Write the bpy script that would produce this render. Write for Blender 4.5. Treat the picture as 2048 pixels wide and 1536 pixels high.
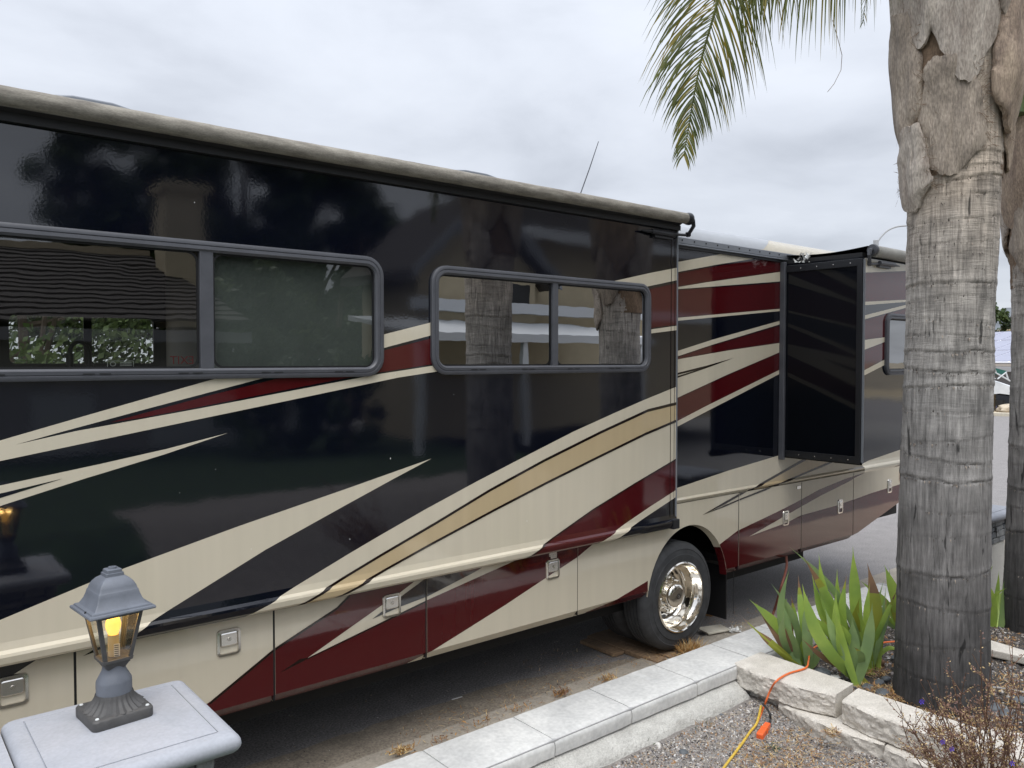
import bpy, bmesh, math, random
from mathutils import Vector, Matrix, noise as mnoise
from mathutils.geometry import tessellate_polygon
random.seed(7)
R = random.Random(11)
sc = bpy.context.scene
for o in list(bpy.data.objects): bpy.data.objects.remove(o)
COL = sc.collection

# ------------------------------------------------------------------ camera
FPX, CX, CY, HZ, VPX, H = 1600.0, 1024.0, 768.0, 721.0, 2955.0, 2.5
TH = math.atan2(VPX - CX, FPX); SN, CS = math.sin(TH), math.cos(TH)
PIT = math.atan2(CY - HZ, FPX)
cam = bpy.data.cameras.new('camera'); co = bpy.data.objects.new('camera', cam); COL.objects.link(co)
cam.sensor_width = 36; cam.lens = 36 * FPX / 2048; cam.clip_end = 3000; cam.clip_start = 0.05
co.location = (0, 0, H)
fw = Vector((CS * math.cos(PIT), SN * math.cos(PIT), -math.sin(PIT)))
co.rotation_euler = fw.to_track_quat('-Z', 'Y').to_euler()
sc.camera = co
sc.render.resolution_x, sc.render.resolution_y = 1024, 768

# ------------------------------------------------------------------ sky and sun (overcast)
SUN_EL, SUN_AZ = math.radians(62), math.radians(215)
w = bpy.data.worlds.new('World'); sc.world = w; w.use_nodes = True
nt = w.node_tree; N = nt.nodes; L = nt.links; N.clear()
wo = N.new('ShaderNodeOutputWorld'); bg = N.new('ShaderNodeBackground')
sky = N.new('ShaderNodeTexSky'); sky.sky_type = 'NISHITA'; sky.sun_disc = False
sky.sun_elevation = SUN_EL; sky.sun_rotation = SUN_AZ
tc = N.new('ShaderNodeTexCoord'); sep = N.new('ShaderNodeSeparateXYZ'); L.new(tc.outputs['Generated'], sep.inputs[0])
# project the direction onto a flat cloud deck
zc = N.new('ShaderNodeMath'); zc.operation = 'MAXIMUM'; zc.inputs[1].default_value = 0.0; L.new(sep.outputs['Z'], zc.inputs[0])
za = N.new('ShaderNodeMath'); za.operation = 'ADD'; za.inputs[1].default_value = 0.16; L.new(zc.outputs[0], za.inputs[0])
dx = N.new('ShaderNodeMath'); dx.operation = 'DIVIDE'; L.new(sep.outputs['X'], dx.inputs[0]); L.new(za.outputs[0], dx.inputs[1])
dy = N.new('ShaderNodeMath'); dy.operation = 'DIVIDE'; L.new(sep.outputs['Y'], dy.inputs[0]); L.new(za.outputs[0], dy.inputs[1])
cmb = N.new('ShaderNodeCombineXYZ'); L.new(dx.outputs[0], cmb.inputs[0]); L.new(dy.outputs[0], cmb.inputs[1])
n1 = N.new('ShaderNodeTexNoise'); n1.inputs['Scale'].default_value = 1.35; n1.inputs['Detail'].default_value = 7; n1.inputs['Roughness'].default_value = 0.52
n1.inputs['Distortion'].default_value = 0.25
L.new(cmb.outputs[0], n1.inputs['Vector'])
cr = N.new('ShaderNodeValToRGB'); L.new(n1.outputs['Fac'], cr.inputs[0])
e = cr.color_ramp.elements
e[0].position = 0.33; e[0].color = (0.37, 0.392, 0.437, 1); e[1].position = 0.66; e[1].color = (0.51, 0.536, 0.587, 1)
m_ = cr.color_ramp.elements.new(0.5); m_.color = (0.455, 0.48, 0.53, 1)
z2 = N.new('ShaderNodeMath'); z2.operation = 'MULTIPLY'; L.new(zc.outputs[0], z2.inputs[0]); L.new(zc.outputs[0], z2.inputs[1])   # overcast skies brighten towards the zenith
zz = N.new('ShaderNodeMath'); zz.operation = 'MULTIPLY_ADD'; zz.inputs[1].default_value = 1.95; zz.inputs[2].default_value = 0.97; L.new(z2.outputs[0], zz.inputs[0])
sc1 = N.new('ShaderNodeVectorMath'); sc1.operation = 'SCALE'; L.new(cr.outputs[0], sc1.inputs[0]); L.new(zz.outputs[0], sc1.inputs['Scale'])
sc2 = N.new('ShaderNodeVectorMath'); sc2.operation = 'SCALE'; L.new(sky.outputs[0], sc2.inputs[0]); sc2.inputs['Scale'].default_value = 0.008
ad = N.new('ShaderNodeVectorMath'); ad.operation = 'ADD'; L.new(sc1.outputs[0], ad.inputs[0]); L.new(sc2.outputs[0], ad.inputs[1])
L.new(ad.outputs[0], bg.inputs['Color']); bg.inputs['Strength'].default_value = 1.0
L.new(bg.outputs[0], wo.inputs[0])
sun = bpy.data.lights.new('sun', 'SUN'); so = bpy.data.objects.new('sun', sun); COL.objects.link(so)
sun.energy = 1.5; sun.angle = math.radians(40); sun.color = (1, 0.97, 0.92)
sd = Vector((math.sin(SUN_AZ) * math.cos(SUN_EL), math.cos(SUN_AZ) * math.cos(SUN_EL), math.sin(SUN_EL)))
so.rotation_euler = sd.to_track_quat('Z', 'Y').to_euler(); so.location = (0, -5, 30)
vs = sc.view_settings; vs.view_transform = 'Standard'; vs.look = 'None'; vs.exposure = 0.5; vs.gamma = 1.0
sc.render.engine = 'CYCLES'
try:
    sc.cycles.transparent_max_bounces = 24; sc.cycles.max_bounces = 8; sc.cycles.glossy_bounces = 5
except Exception: pass

# ------------------------------------------------------------------ pixel helpers (a pixel gives a direction only)
def ray(x, y):
    r = (x - CX) / FPX; u = -(y - CY) / FPX
    f = math.cos(PIT) + u * math.sin(PIT); z = u * math.cos(PIT) - math.sin(PIT)
    return Vector((CS * f + SN * r, SN * f - CS * r, z))
O0 = Vector((0, 0, H))
def onY(x, y, Y): d = ray(x, y); return O0 + d * (Y / d.y)
def onX(x, y, X): d = ray(x, y); return O0 + d * (X / d.x)
def onZ(x, y, Z): d = ray(x, y); return O0 + d * ((Z - H) / d.z)
def at(x, y, k): return O0 + ray(x, y) * k
YW, YS, YB = 4.245, 4.175, 3.44          # side wall, long slide-out, bedroom slide-out
def mir(x, y, Yh): p = onY(x, y, 2 * YS - Yh); return Vector((p.x, Yh, p.z))   # what the glossy side reflects

# ------------------------------------------------------------------ materials
def nm(name):
    m = bpy.data.materials.new(name); m.use_nodes = True
    return m, m.node_tree, m.node_tree.nodes['Principled BSDF']
def mat(name, col, rough=0.6, var=0.0, vscale=8.0, bump=0.0, bscale=60.0, stretch=(1, 1, 1), col2=None, metal=0.0, ior=1.5, emit=None, detail=6, bdist=0.01, coat=0.0, backface=None, speck=0.0):
    m, t, p = nm(name)
    p.inputs['Roughness'].default_value = rough; p.inputs['Metallic'].default_value = metal; p.inputs['IOR'].default_value = ior
    if coat: p.inputs['Coat Weight'].default_value = coat; p.inputs['Coat Roughness'].default_value = 0.03
    n = t.nodes; l = t.links
    p.inputs['Base Color'].default_value = (*col, 1)
    if var or col2 or bump or speck:
        tc = n.new('ShaderNodeTexCoord'); mp = n.new('ShaderNodeMapping'); mp.inputs['Scale'].default_value = stretch
        l.new(tc.outputs['Object'], mp.inputs[0])
    if var or col2:
        nz = n.new('ShaderNodeTexNoise'); nz.inputs['Scale'].default_value = vscale; nz.inputs['Detail'].default_value = detail; nz.inputs['Roughness'].default_value = 0.65
        l.new(mp.outputs[0], nz.inputs['Vector'])
        rp = n.new('ShaderNodeValToRGB'); l.new(nz.outputs['Fac'], rp.inputs[0])
        c2 = col2 if col2 else tuple(c * (1 - var) for c in col)
        c1 = col if col2 else tuple(min(1, c * (1 + var)) for c in col)
        rp.color_ramp.elements[0].position = 0.32; rp.color_ramp.elements[1].position = 0.68
        rp.color_ramp.elements[0].color = (*c2, 1); rp.color_ramp.elements[1].color = (*c1, 1)
        out = rp.outputs[0]
        if speck:
            vz = n.new('ShaderNodeTexNoise'); vz.inputs['Scale'].default_value = vscale * 14; vz.inputs['Detail'].default_value = 3
            l.new(mp.outputs[0], vz.inputs['Vector'])
            mr = n.new('ShaderNodeMapRange'); mr.inputs[1].default_value = 0.3; mr.inputs[2].default_value = 0.7
            mr.inputs[3].default_value = 1 - speck; mr.inputs[4].default_value = 1 + speck; l.new(vz.outputs['Fac'], mr.inputs[0])
            sv = n.new('ShaderNodeVectorMath'); sv.operation = 'SCALE'; l.new(out, sv.inputs[0]); l.new(mr.outputs[0], sv.inputs['Scale']); out = sv.outputs[0]
        l.new(out, p.inputs['Base Color'])
    if bump:
        nb = n.new('ShaderNodeTexNoise'); nb.inputs['Scale'].default_value = bscale; nb.inputs['Detail'].default_value = 5; nb.inputs['Roughness'].default_value = 0.6
        l.new(mp.outputs[0], nb.inputs['Vector'])
        b = n.new('ShaderNodeBump'); b.inputs['Strength'].default_value = bump; b.inputs['Distance'].default_value = bdist
        l.new(nb.outputs['Fac'], b.inputs['Height']); l.new(b.outputs[0], p.inputs['Normal'])
    if emit: p.inputs['Emission Color'].default_value = (*emit[0], 1); p.inputs['Emission Strength'].default_value = emit[1]
    return m
def paint(name, col, ior=1.75, rough=0.035):
    m, t, p = nm(name); n = t.nodes; l = t.links
    p.inputs['Base Color'].default_value = (*col, 1); p.inputs['Roughness'].default_value = rough; p.inputs['IOR'].default_value = ior
    tc = n.new('ShaderNodeTexCoord')
    a = n.new('ShaderNodeTexNoise'); a.inputs['Scale'].default_value = 70; a.inputs['Detail'].default_value = 2; l.new(tc.outputs['Object'], a.inputs['Vector'])
    c = n.new('ShaderNodeTexNoise'); c.inputs['Scale'].default_value = 3.2; c.inputs['Detail'].default_value = 1.5; l.new(tc.outputs['Object'], c.inputs['Vector'])
    b = n.new('ShaderNodeBump'); b.inputs['Strength'].default_value = 0.11; b.inputs['Distance'].default_value = 0.0006; l.new(a.outputs['Fac'], b.inputs['Height'])
    b2 = n.new('ShaderNodeBump'); b2.inputs['Strength'].default_value = 0.3; b2.inputs['Distance'].default_value = 0.003; l.new(c.outputs['Fac'], b2.inputs['Height'])
    l.new(b.outputs[0], b2.inputs['Normal']); l.new(b2.outputs[0], p.inputs['Normal'])
    # weathering: faint vertical streaks in the colour
    mp = n.new('ShaderNodeMapping'); mp.inputs['Scale'].default_value = (16, 16, .9); l.new(tc.outputs['Object'], mp.inputs[0])
    sn_ = n.new('ShaderNodeTexNoise'); sn_.inputs['Scale'].default_value = 1.0; sn_.inputs['Detail'].default_value = 5; l.new(mp.outputs[0], sn_.inputs['Vector'])
    ms_ = n.new('ShaderNodeMapRange'); ms_.inputs[1].default_value = .3; ms_.inputs[2].default_value = .7; ms_.inputs[3].default_value = .965; ms_.inputs[4].default_value = 1.02; l.new(sn_.outputs['Fac'], ms_.inputs[0])
    rgb = n.new('ShaderNodeRGB'); rgb.outputs[0].default_value = (*col, 1); vm = n.new('ShaderNodeVectorMath'); vm.operation = 'SCALE'; l.new(rgb.outputs[0], vm.inputs[0]); l.new(ms_.outputs[0], vm.inputs['Scale']); l.new(vm.outputs[0], p.inputs['Base Color'])
    # dust film: a little roughness variation
    d = n.new('ShaderNodeTexNoise'); d.inputs['Scale'].default_value = 3; d.inputs['Detail'].default_value = 6; l.new(tc.outputs['Object'], d.inputs['Vector'])
    mr = n.new('ShaderNodeMapRange'); mr.inputs[3].default_value = rough * 0.6; mr.inputs[4].default_value = rough * 2.2; l.new(d.outputs['Fac'], mr.inputs[0]); l.new(mr.outputs[0], p.inputs['Roughness'])
    return m
def glass(name, tint=(0.5, 0.52, 0.5), refl=0.22):
    m = bpy.data.materials.new(name); m.use_nodes = True; t = m.node_tree; n = t.nodes; l = t.links; n.clear()
    o = n.new('ShaderNodeOutputMaterial'); g = n.new('ShaderNodeBsdfGlossy'); g.inputs['Roughness'].default_value = 0.01
    tr = n.new('ShaderNodeBsdfTransparent'); tr.inputs[0].default_value = (*tint, 1)
    lw = n.new('ShaderNodeLayerWeight'); lw.inputs['Blend'].default_value = 0.25
    mr = n.new('ShaderNodeMapRange'); mr.inputs[3].default_value = refl; mr.inputs[4].default_value = 0.9; l.new(lw.outputs['Fresnel'], mr.inputs[0])
    mx = n.new('ShaderNodeMixShader'); l.new(mr.outputs[0], mx.inputs[0]); l.new(tr.outputs[0], mx.inputs[1]); l.new(g.outputs[0], mx.inputs[2])
    tc = n.new('ShaderNodeTexCoord'); a = n.new('ShaderNodeTexNoise'); a.inputs['Scale'].default_value = 4; l.new(tc.outputs['Object'], a.inputs['Vector'])
    b = n.new('ShaderNodeBump'); b.inputs['Strength'].default_value = 0.12; b.inputs['Distance'].default_value = 0.003; l.new(a.outputs['Fac'], b.inputs['Height']); l.new(b.outputs[0], g.inputs['Normal'])
    l.new(mx.outputs[0], o.inputs[0]); return m
def leafmat(name, col, col2=None, trans=0.3, rough=0.45, vscale=3.0):
    m, t, p = nm(name); n = t.nodes; l = t.links
    p.inputs['Roughness'].default_value = rough
    tc = n.new('ShaderNodeTexCoord'); nz = n.new('ShaderNodeTexNoise'); nz.inputs['Scale'].default_value = vscale; nz.inputs['Detail'].default_value = 4; l.new(tc.outputs['Object'], nz.inputs['Vector'])
    rp = n.new('ShaderNodeValToRGB'); rp.color_ramp.elements[0].position = 0.35; rp.color_ramp.elements[1].position = 0.65
    rp.color_ramp.elements[0].color = (*(col2 or tuple(c * .6 for c in col)), 1); rp.color_ramp.elements[1].color = (*col, 1)
    l.new(nz.outputs['Fac'], rp.inputs[0]); l.new(rp.outputs[0], p.inputs['Base Color'])
    tl = n.new('ShaderNodeBsdfTranslucent'); l.new(rp.outputs[0], tl.inputs[0])
    mx = n.new('ShaderNodeMixShader'); mx.inputs[0].default_value = trans
    l.new(p.outputs[0], mx.inputs[1]); l.new(tl.outputs[0], mx.inputs[2]); l.new(mx.outputs[0], n['Material Output'].inputs[0]); return m

M = {}
M['black'] = paint('black_gloss_paint', (0.003, 0.004, 0.009), 1.85)
M['cream'] = paint('cream_gloss_paint', (0.60, 0.545, 0.43), 1.55)
M['black_end'] = paint('black_satin_end', (0.003, 0.0035, 0.006), 1.42, 0.05)
M['tan'] = paint('tan_gloss_paint', (0.50, 0.395, 0.24), 1.6)
M['maroon'] = paint('maroon_gloss_paint', (0.068, 0.005, 0.007), 1.7)
M['line'] = paint('dark_pinstripe_paint', (0.012, 0.006, 0.005), 1.6)
M['frame'] = mat('grey_window_frame', (0.075, 0.078, 0.09), 0.42, var=0.15, vscale=6, bump=0.05, bscale=200)
M['rubber'] = mat('black_rubber', (0.008, 0.008, 0.009), 0.5)
M['glass'] = glass('tinted_glass', (0.72, 0.75, 0.72), 0.16)
M['glass_dark'] = glass('dark_tinted_glass', (0.25, 0.28, 0.27), 0.42)
M['glass_haze'] = glass('hazy_glass', (0.62, 0.66, 0.64), 0.13)
M['lampglass'] = glass('lantern_glass', (0.93, 0.93, 0.9), 0.05)
M['chrome'] = mat('polished_steel', (0.86, 0.82, 0.75), 0.08, metal=1.0, bump=0.12, bscale=9, bdist=0.02)
M['chrome2'] = mat('brushed_latch_metal', (0.72, 0.70, 0.66), 0.22, metal=1.0)
M['blackmetal'] = mat('black_metal', (0.012, 0.013, 0.016), 0.35)
M['under'] = mat('underbody_black', (0.01, 0.01, 0.011), 0.8)
M['inner'] = mat('interior_dark', (0.030, 0.028, 0.025), 0.7)
M['inner2'] = mat('interior_tan_panel', (0.26, 0.235, 0.19), 0.6)
M['blind'] = mat('grey_green_blind', (0.165, 0.172, 0.163), 0.8, var=0.15, vscale=3)
M['awning'] = mat('weathered_awning_fabric', (0.34, 0.315, 0.27), 0.85, col2=(0.15, 0.135, 0.115), vscale=5, stretch=(1.2, 6, 6), bump=0.25, bscale=40, bdist=0.004, speck=0.25)
M['awning2'] = mat('pale_awning_fabric', (0.36, 0.35, 0.32), 0.8, var=0.15, vscale=8)
M['roof'] = mat('grey_roof_fibreglass', (0.42, 0.44, 0.47), 0.35, var=0.06, vscale=3)
M['rail'] = mat('roof_rail_aluminium', (0.22, 0.235, 0.26), 0.35, metal=0.3)
M['tyre'] = mat('worn_tyre_rubber', (0.050, 0.052, 0.056), 0.75, col2=(0.028, 0.029, 0.031), vscale=14, bump=0.15, bscale=90)
M['rustlabel'] = mat('hub_black', (0.01, 0.01, 0.01), 0.3)
M['orange'] = mat('amber_marker', (0.5, 0.06, 0.015), 0.25)
M['white'] = mat('white_print', (0.75, 0.75, 0.73), 0.6)
M['red'] = mat('red_print', (0.35, 0.02, 0.02), 0.6)
M['asphalt'] = mat('asphalt', (0.25, 0.235, 0.228), 0.9, col2=(0.205, 0.193, 0.188), vscale=5, bump=0.3, bscale=220, bdist=0.003, speck=0.45)
M['sand'] = mat('dusty_sand', (0.30, 0.255, 0.20), 0.95, col2=(0.20, 0.17, 0.135), vscale=5, bump=0.6, bscale=70, bdist=0.01, speck=0.3)
M['kerb'] = mat('old_concrete_gutter', (0.36, 0.32, 0.265), 0.9, col2=(0.27, 0.24, 0.20), vscale=4, bump=0.4, bscale=80, bdist=0.006, speck=0.15)
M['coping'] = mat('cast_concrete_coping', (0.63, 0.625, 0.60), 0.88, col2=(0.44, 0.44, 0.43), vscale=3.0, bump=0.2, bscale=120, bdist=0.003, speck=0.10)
M['footing'] = mat('rough_white_concrete', (0.55, 0.54, 0.50), 0.95, col2=(0.42, 0.41, 0.38), vscale=9, bump=0.8, bscale=40, bdist=0.02, speck=0.15)
M['joint'] = mat('mortar_joint', (0.36, 0.36, 0.36), 0.95)
M['stucco'] = mat('white_stucco', (0.62, 0.60, 0.55), 0.95, var=0.08, vscale=5, bump=0.7, bscale=60, bdist=0.012)
M['pcap'] = mat('blue_grey_precast_cap', (0.40, 0.415, 0.455), 0.7, col2=(0.345, 0.36, 0.395), vscale=6, bump=0.12, bscale=90, bdist=0.003, speck=0.06)
M['stone'] = [mat('ledger_stone_%s' % 'abc'[i], c, 0.8, col2=tuple(v * .55 for v in c), vscale=18, bump=0.8, bscale=30, bdist=0.02) for i, c in enumerate(((0.34, 0.35, 0.36), (0.22, 0.235, 0.25), (0.38, 0.385, 0.385)))]
M['block'] = mat('split_face_block', (0.64, 0.60, 0.54), 0.95, col2=(0.50, 0.465, 0.41), vscale=9, bump=0.5, bscale=90, bdist=0.008, speck=0.15)
M['soil'] = mat('dark_mulch_soil', (0.10, 0.085, 0.07), 0.95, col2=(0.055, 0.045, 0.04), vscale=25, bump=0.8, bscale=60, bdist=0.02, speck=0.4)
M['gravel'] = mat('decomposed_gravel', (0.31, 0.285, 0.26), 0.95, col2=(0.20, 0.18, 0.165), vscale=20, bump=0.8, bscale=110, bdist=0.02, speck=0.5)
M['lawn'] = mat('lawn', (0.020, 0.042, 0.010), 0.9, var=0.4, vscale=4, bump=0.6, bscale=90)
M['dirt'] = mat('dry_ground', (0.26, 0.22, 0.16), 0.95, var=0.3, vscale=0.3)
M['lantern'] = mat('grey_lantern_metal', (0.135, 0.148, 0.175), 0.5, var=0.12, vscale=14, bump=0.06, bscale=120)
M['lantern_dark'] = mat('dark_lantern_plate', (0.075, 0.073, 0.072), 0.6, var=0.2, vscale=20, bump=0.15, bscale=60)
M['screw'] = mat('white_screw', (0.7, 0.72, 0.72), 0.4)
M['bulb'] = mat('glowing_bulb', (1, 0.8, 0.35), 0.3, emit=((1.0, 0.46, 0.08), 1.15))
M['filament'] = mat('glowing_filament', (1, 0.9, 0.5), 0.3, emit=((1.0, 0.66, 0.22), 3.5))
M['frond'] = leafmat('palm_leaflet', (0.15, 0.17, 0.035), (0.065, 0.085, 0.022), 0.4)
M['frond_y'] = leafmat('palm_leaflet_yellow', (0.34, 0.26, 0.035), (0.16, 0.15, 0.03), 0.4)
M['iris'] = leafmat('iris_leaf', (0.42, 0.56, 0.10), (0.27, 0.41, 0.085), 0.25, 0.4, 5)
M['iris_g'] = leafmat('iris_leaf_grey', (0.30, 0.42, 0.155), (0.20, 0.30, 0.125), 0.2, 0.4, 5)
M['iris_y'] = leafmat('iris_leaf_yellow', (0.42, 0.40, 0.06), (0.28, 0.32, 0.05), 0.3)
M['iris_b'] = leafmat('iris_leaf_dry', (0.33, 0.19, 0.10), (0.19, 0.11, 0.065), 0.1, 0.8)
M['straw'] = mat('dry_straw', (0.52, 0.38, 0.19), 0.9, var=0.35, vscale=30)
M['straw2'] = mat('orange_dead_needles', (0.36, 0.19, 0.06), 0.9, var=0.35, vscale=30)
M['twig'] = mat('dry_twig', (0.20, 0.115, 0.075), 0.9, var=0.35, vscale=20)
M['bud'] = mat('dry_bud', (0.24, 0.145, 0.12), 0.9, var=0.4, vscale=40)
M['purple'] = mat('violet_flower', (0.10, 0.05, 0.55), 0.6)
M['cord'] = mat('orange_cord', (0.75, 0.16, 0.04), 0.45)
M['cord_y'] = mat('yellow_cord', (0.62, 0.42, 0.06), 0.45, var=0.2, vscale=60)
M['cord_b'] = mat('black_cord', (0.02, 0.02, 0.02), 0.5)
M['plug'] = mat('orange_connector', (0.80, 0.13, 0.03), 0.4)
M['hose'] = mat('rusty_brown_cord', (0.22, 0.075, 0.05), 0.6)
M['wood'] = mat('weathered_plank', (0.33, 0.22, 0.13), 0.9, col2=(0.18, 0.12, 0.075), vscale=6, stretch=(1, 9, 9), bump=0.4, bscale=30)
M['woodl'] = mat('split_wood', (0.36, 0.20, 0.085), 0.9, col2=(0.20, 0.11, 0.05), vscale=10, stretch=(4, 4, 1), bump=0.5, bscale=30)
M['pebble'] = mat('dark_river_pebble', (0.10, 0.11, 0.12), 0.6, var=0.3, vscale=8)

# ------------------------------------------------------------------ mesh builder
ORG = {}
class MB:
    def __init__(s): s.v = []; s.f = []; s.mi = []; s.cur = 0
    def add(s, vs, fs, mi=None):
        b = len(s.v); s.v += [tuple(v) for v in vs]; s.f += [tuple(b + i for i in f) for f in fs]; s.mi += [s.cur if mi is None else mi] * len(fs); return s
    def box(s, a, b):
        x0, y0, z0 = a; x1, y1, z1 = b
        return s.add([(x0, y0, z0), (x1, y0, z0), (x1, y1, z0), (x0, y1, z0), (x0, y0, z1), (x1, y0, z1), (x1, y1, z1), (x0, y1, z1)],
                     [(0, 3, 2, 1), (4, 5, 6, 7), (0, 1, 5, 4), (1, 2, 6, 5), (2, 3, 7, 6), (3, 0, 4, 7)])
    def prism(s, pts, d):              # pts: 3D polygon, d: extrusion vector
        d = Vector(d); n = len(pts); p = [Vector(q) for q in pts]
        t = tessellate_polygon([p])
        s.add(p + [q + d for q in p], [tuple(a) for a in t] + [tuple(n + i for i in reversed(a)) for a in t] + [(i, (i + 1) % n, n + (i + 1) % n, n + i) for i in range(n)]); return s
    def tube(s, pts, r, n=8, cap=True):
        pts = [Vector(p) for p in pts]; k = len(pts); rs = r if isinstance(r, (list, tuple)) else [r] * k
        rings = []; up = Vector((0, 0, 1)); prev = None
        for i, p in enumerate(pts):
            t = (pts[min(i + 1, k - 1)] - pts[max(i - 1, 0)]).normalized()
            if prev is None:
                a = t.cross(up) if abs(t.z) < .95 else t.cross(Vector((1, 0, 0)))
            else: a = prev - t * prev.dot(t)
            a.normalize(); prev = a; b = t.cross(a)
            rings.append([p + (a * math.cos(6.28319 * j / n) + b * math.sin(6.28319 * j / n)) * rs[i] for j in range(n)])
        vs = [v for rg in rings for v in rg]; fs = []
        for i in range(k - 1):
            for j in range(n): fs.append((i * n + j, i * n + (j + 1) % n, (i + 1) * n + (j + 1) % n, (i + 1) * n + j))
        if cap: fs += [tuple(reversed(range(n))), tuple((k - 1) * n + j for j in range(n))]
        return s.add(vs, fs)
    def lathe(s, prof, c, axis='Z', n=32, closed=False):   # prof: (radius, height)
        vs = []; fs = []; k = len(prof)
        for r, h in prof:
            for j in range(n):
                a = 6.2831853 * j / n; p, q = r * math.cos(a), r * math.sin(a)
                vs.append((c[0] + p, c[1] + q, c[2] + h) if axis == 'Z' else (c[0] + p, c[1] + h, c[2] + q) if axis == 'Y' else (c[0] + h, c[1] + p, c[2] + q))
        for i in range(k - 1):
            for j in range(n): fs.append((i * n + j, i * n + (j + 1) % n, (i + 1) * n + (j + 1) % n, (i + 1) * n + j))
        return s.add(vs, fs)
    def build(s, name, mats, parent=None, smooth=False, origin=None, bevel=0.0, recalc=True):
        org = Vector(origin) if origin is not None else (ORG[parent.name] if parent else Vector((0, 0, 0)))
        me = bpy.data.meshes.new(name)
        me.from_pydata([(v[0] - org.x, v[1] - org.y, v[2] - org.z) for v in s.v], [], s.f)
        if not isinstance(mats, (list, tuple)): mats = [mats]
        for m in mats: me.materials.append(m)
        if len(mats) > 1: me.polygons.foreach_set('material_index', s.mi)
        if recalc:
            b = bmesh.new(); b.from_mesh(me); bmesh.ops.recalc_face_normals(b, faces=b.faces); b.to_mesh(me); b.free()
        if smooth: me.polygons.foreach_set('use_smooth', [True] * len(me.polygons))
        me.update()
        o = bpy.data.objects.new(name, me); COL.objects.link(o)
        if parent: o.parent = parent; o.location = org - ORG[parent.name]
        else: o.location = org
        ORG[o.name] = org
        if bevel:
            bv = o.modifiers.new('bevel', 'BEVEL'); bv.width = bevel; bv.segments = 2; bv.limit_method = 'ANGLE'; bv.angle_limit = math.radians(40)
        if smooth and not bevel:
            try:
                me.set_sharp_from_angle(angle=math.radians(38))
            except Exception: pass
        return o
def tag(o, label=None, cat=None, group=None, kind=None):
    if label: o['label'] = label
    if cat: o['category'] = cat
    if group: o['group'] = group
    if kind: o['kind'] = kind
    return o
def empty(name, loc, label, cat, group=None):
    o = bpy.data.objects.new(name, None); COL.objects.link(o); o.location = loc; ORG[o.name] = Vector(loc); o.empty_display_size = 0.1
    return tag(o, label, cat, group)
def struct(o): o['kind'] = 'structure'; return o
def text_mesh(body, size, mtx, m, name, parent):
    cu = bpy.data.curves.new('t', 'FONT'); cu.body = body; cu.size = size; cu.align_x = 'CENTER'; cu.align_y = 'CENTER'; cu.extrude = 0.0004
    t = bpy.data.objects.new('t', cu); COL.objects.link(t)
    dg = bpy.context.evaluated_depsgraph_get(); me = bpy.data.meshes.new_from_object(t.evaluated_get(dg)); bpy.data.objects.remove(t)
    me.transform(mtx); me.transform(Matrix.Translation(-ORG[parent.name])); me.materials.clear(); me.materials.append(m)
    o = bpy.data.objects.new(name, me); COL.objects.link(o); o.parent = parent; ORG[o.name] = ORG[parent.name]
    return o
def rrect(x0, x1, z0, z1, r, n=6):
    pts = []
    for cx, cz, a0 in ((x1 - r, z1 - r, 0), (x0 + r, z1 - r, 90), (x0 + r, z0 + r, 180), (x1 - r, z0 + r, 270)):
        for i in range(n + 1):
            a = math.radians(a0 + 90 * i / n); pts.append((cx + r * math.cos(a), cz + r * math.sin(a)))
    return pts
def ring_frame(mb, levels):
    """levels: list of (points, y). consecutive loops are bridged"""
    n = len(levels[0][0]); vs = []; fs = []
    for pts, y in levels: vs += [(p[0], y, p[1]) for p in pts]
    for i in range(len(levels) - 1):
        for j in range(n): fs.append((i * n + j, i * n + (j + 1) % n, (i + 1) * n + (j + 1) % n, (i + 1) * n + j))
    mb.add(vs, fs); return mb
def smoothstep(a, b, x): t = max(0, min(1, (x - a) / (b - a))); return t * t * (3 - 2 * t)

# ================================================================== THE SETTING
def grid_sheet(x0, x1, y0, y1, nx, ny, zf):
    m = MB(); vs = []; fs = []
    for j in range(ny + 1):
        for i in range(nx + 1):
            x = x0 + (x1 - x0) * i / nx; y = y0 + (y1 - y0) * j / ny; vs.append((x, y, zf(x, y)))
    for j in range(ny):
        for i in range(nx): a = j * (nx + 1) + i; fs.append((a, a + 1, a + nx + 2, a + nx + 1))
    return m.add(vs, fs)
struct(grid_sheet(-600, 900, -600, 900, 4, 4, lambda x, y: -0.05).build('ground', M['dirt']))
FD = Vector((0.943, 0.333, 0))                     # direction towards the far kerb
FN = Vector((-FD.y, FD.x, 0))
rd = MB(); f0 = FD * 42.3
rd.prism([(-60, 3.3, -0.02), (20, 3.3, -0.02), tuple((f0 - FN * 60) + Vector((0, 0, -0.02))), tuple((f0 + FN * 60) + Vector((0, 0, -0.02))), (-60, 60, -0.02)], (0, 0, 0.02))
struct(rd.build('road', M['asphalt']))
# sandy strip with a ragged edge
sp = [(-4, 4.36)] + [(-4 + i * 0.12, 4.77 + 0.035 * mnoise.noise((i * .7, 3, 0)) + 0.02 * mnoise.noise((i * 2.3, 8, 0)) - 0.30 * smoothstep(3.6, 5.2, -4 + i * .12)) for i in range(0, 80)] + [(5.6, 4.36)]
m = MB(); m.prism([(a, b, 0.0) for a, b in sp], (0, 0, 0.005)); struct(m.build('sand_strip', M['sand']))
m = MB()
m.prism([(-4, 3.3, -0.01), (-4, 4.40, -0.01), (-4, 4.39, 0.022), (-4, 4.22, 0.03), (-4, 3.3, 0.06)], (18, 0, 0)); struct(m.build('gutter', M['kerb']))
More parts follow.
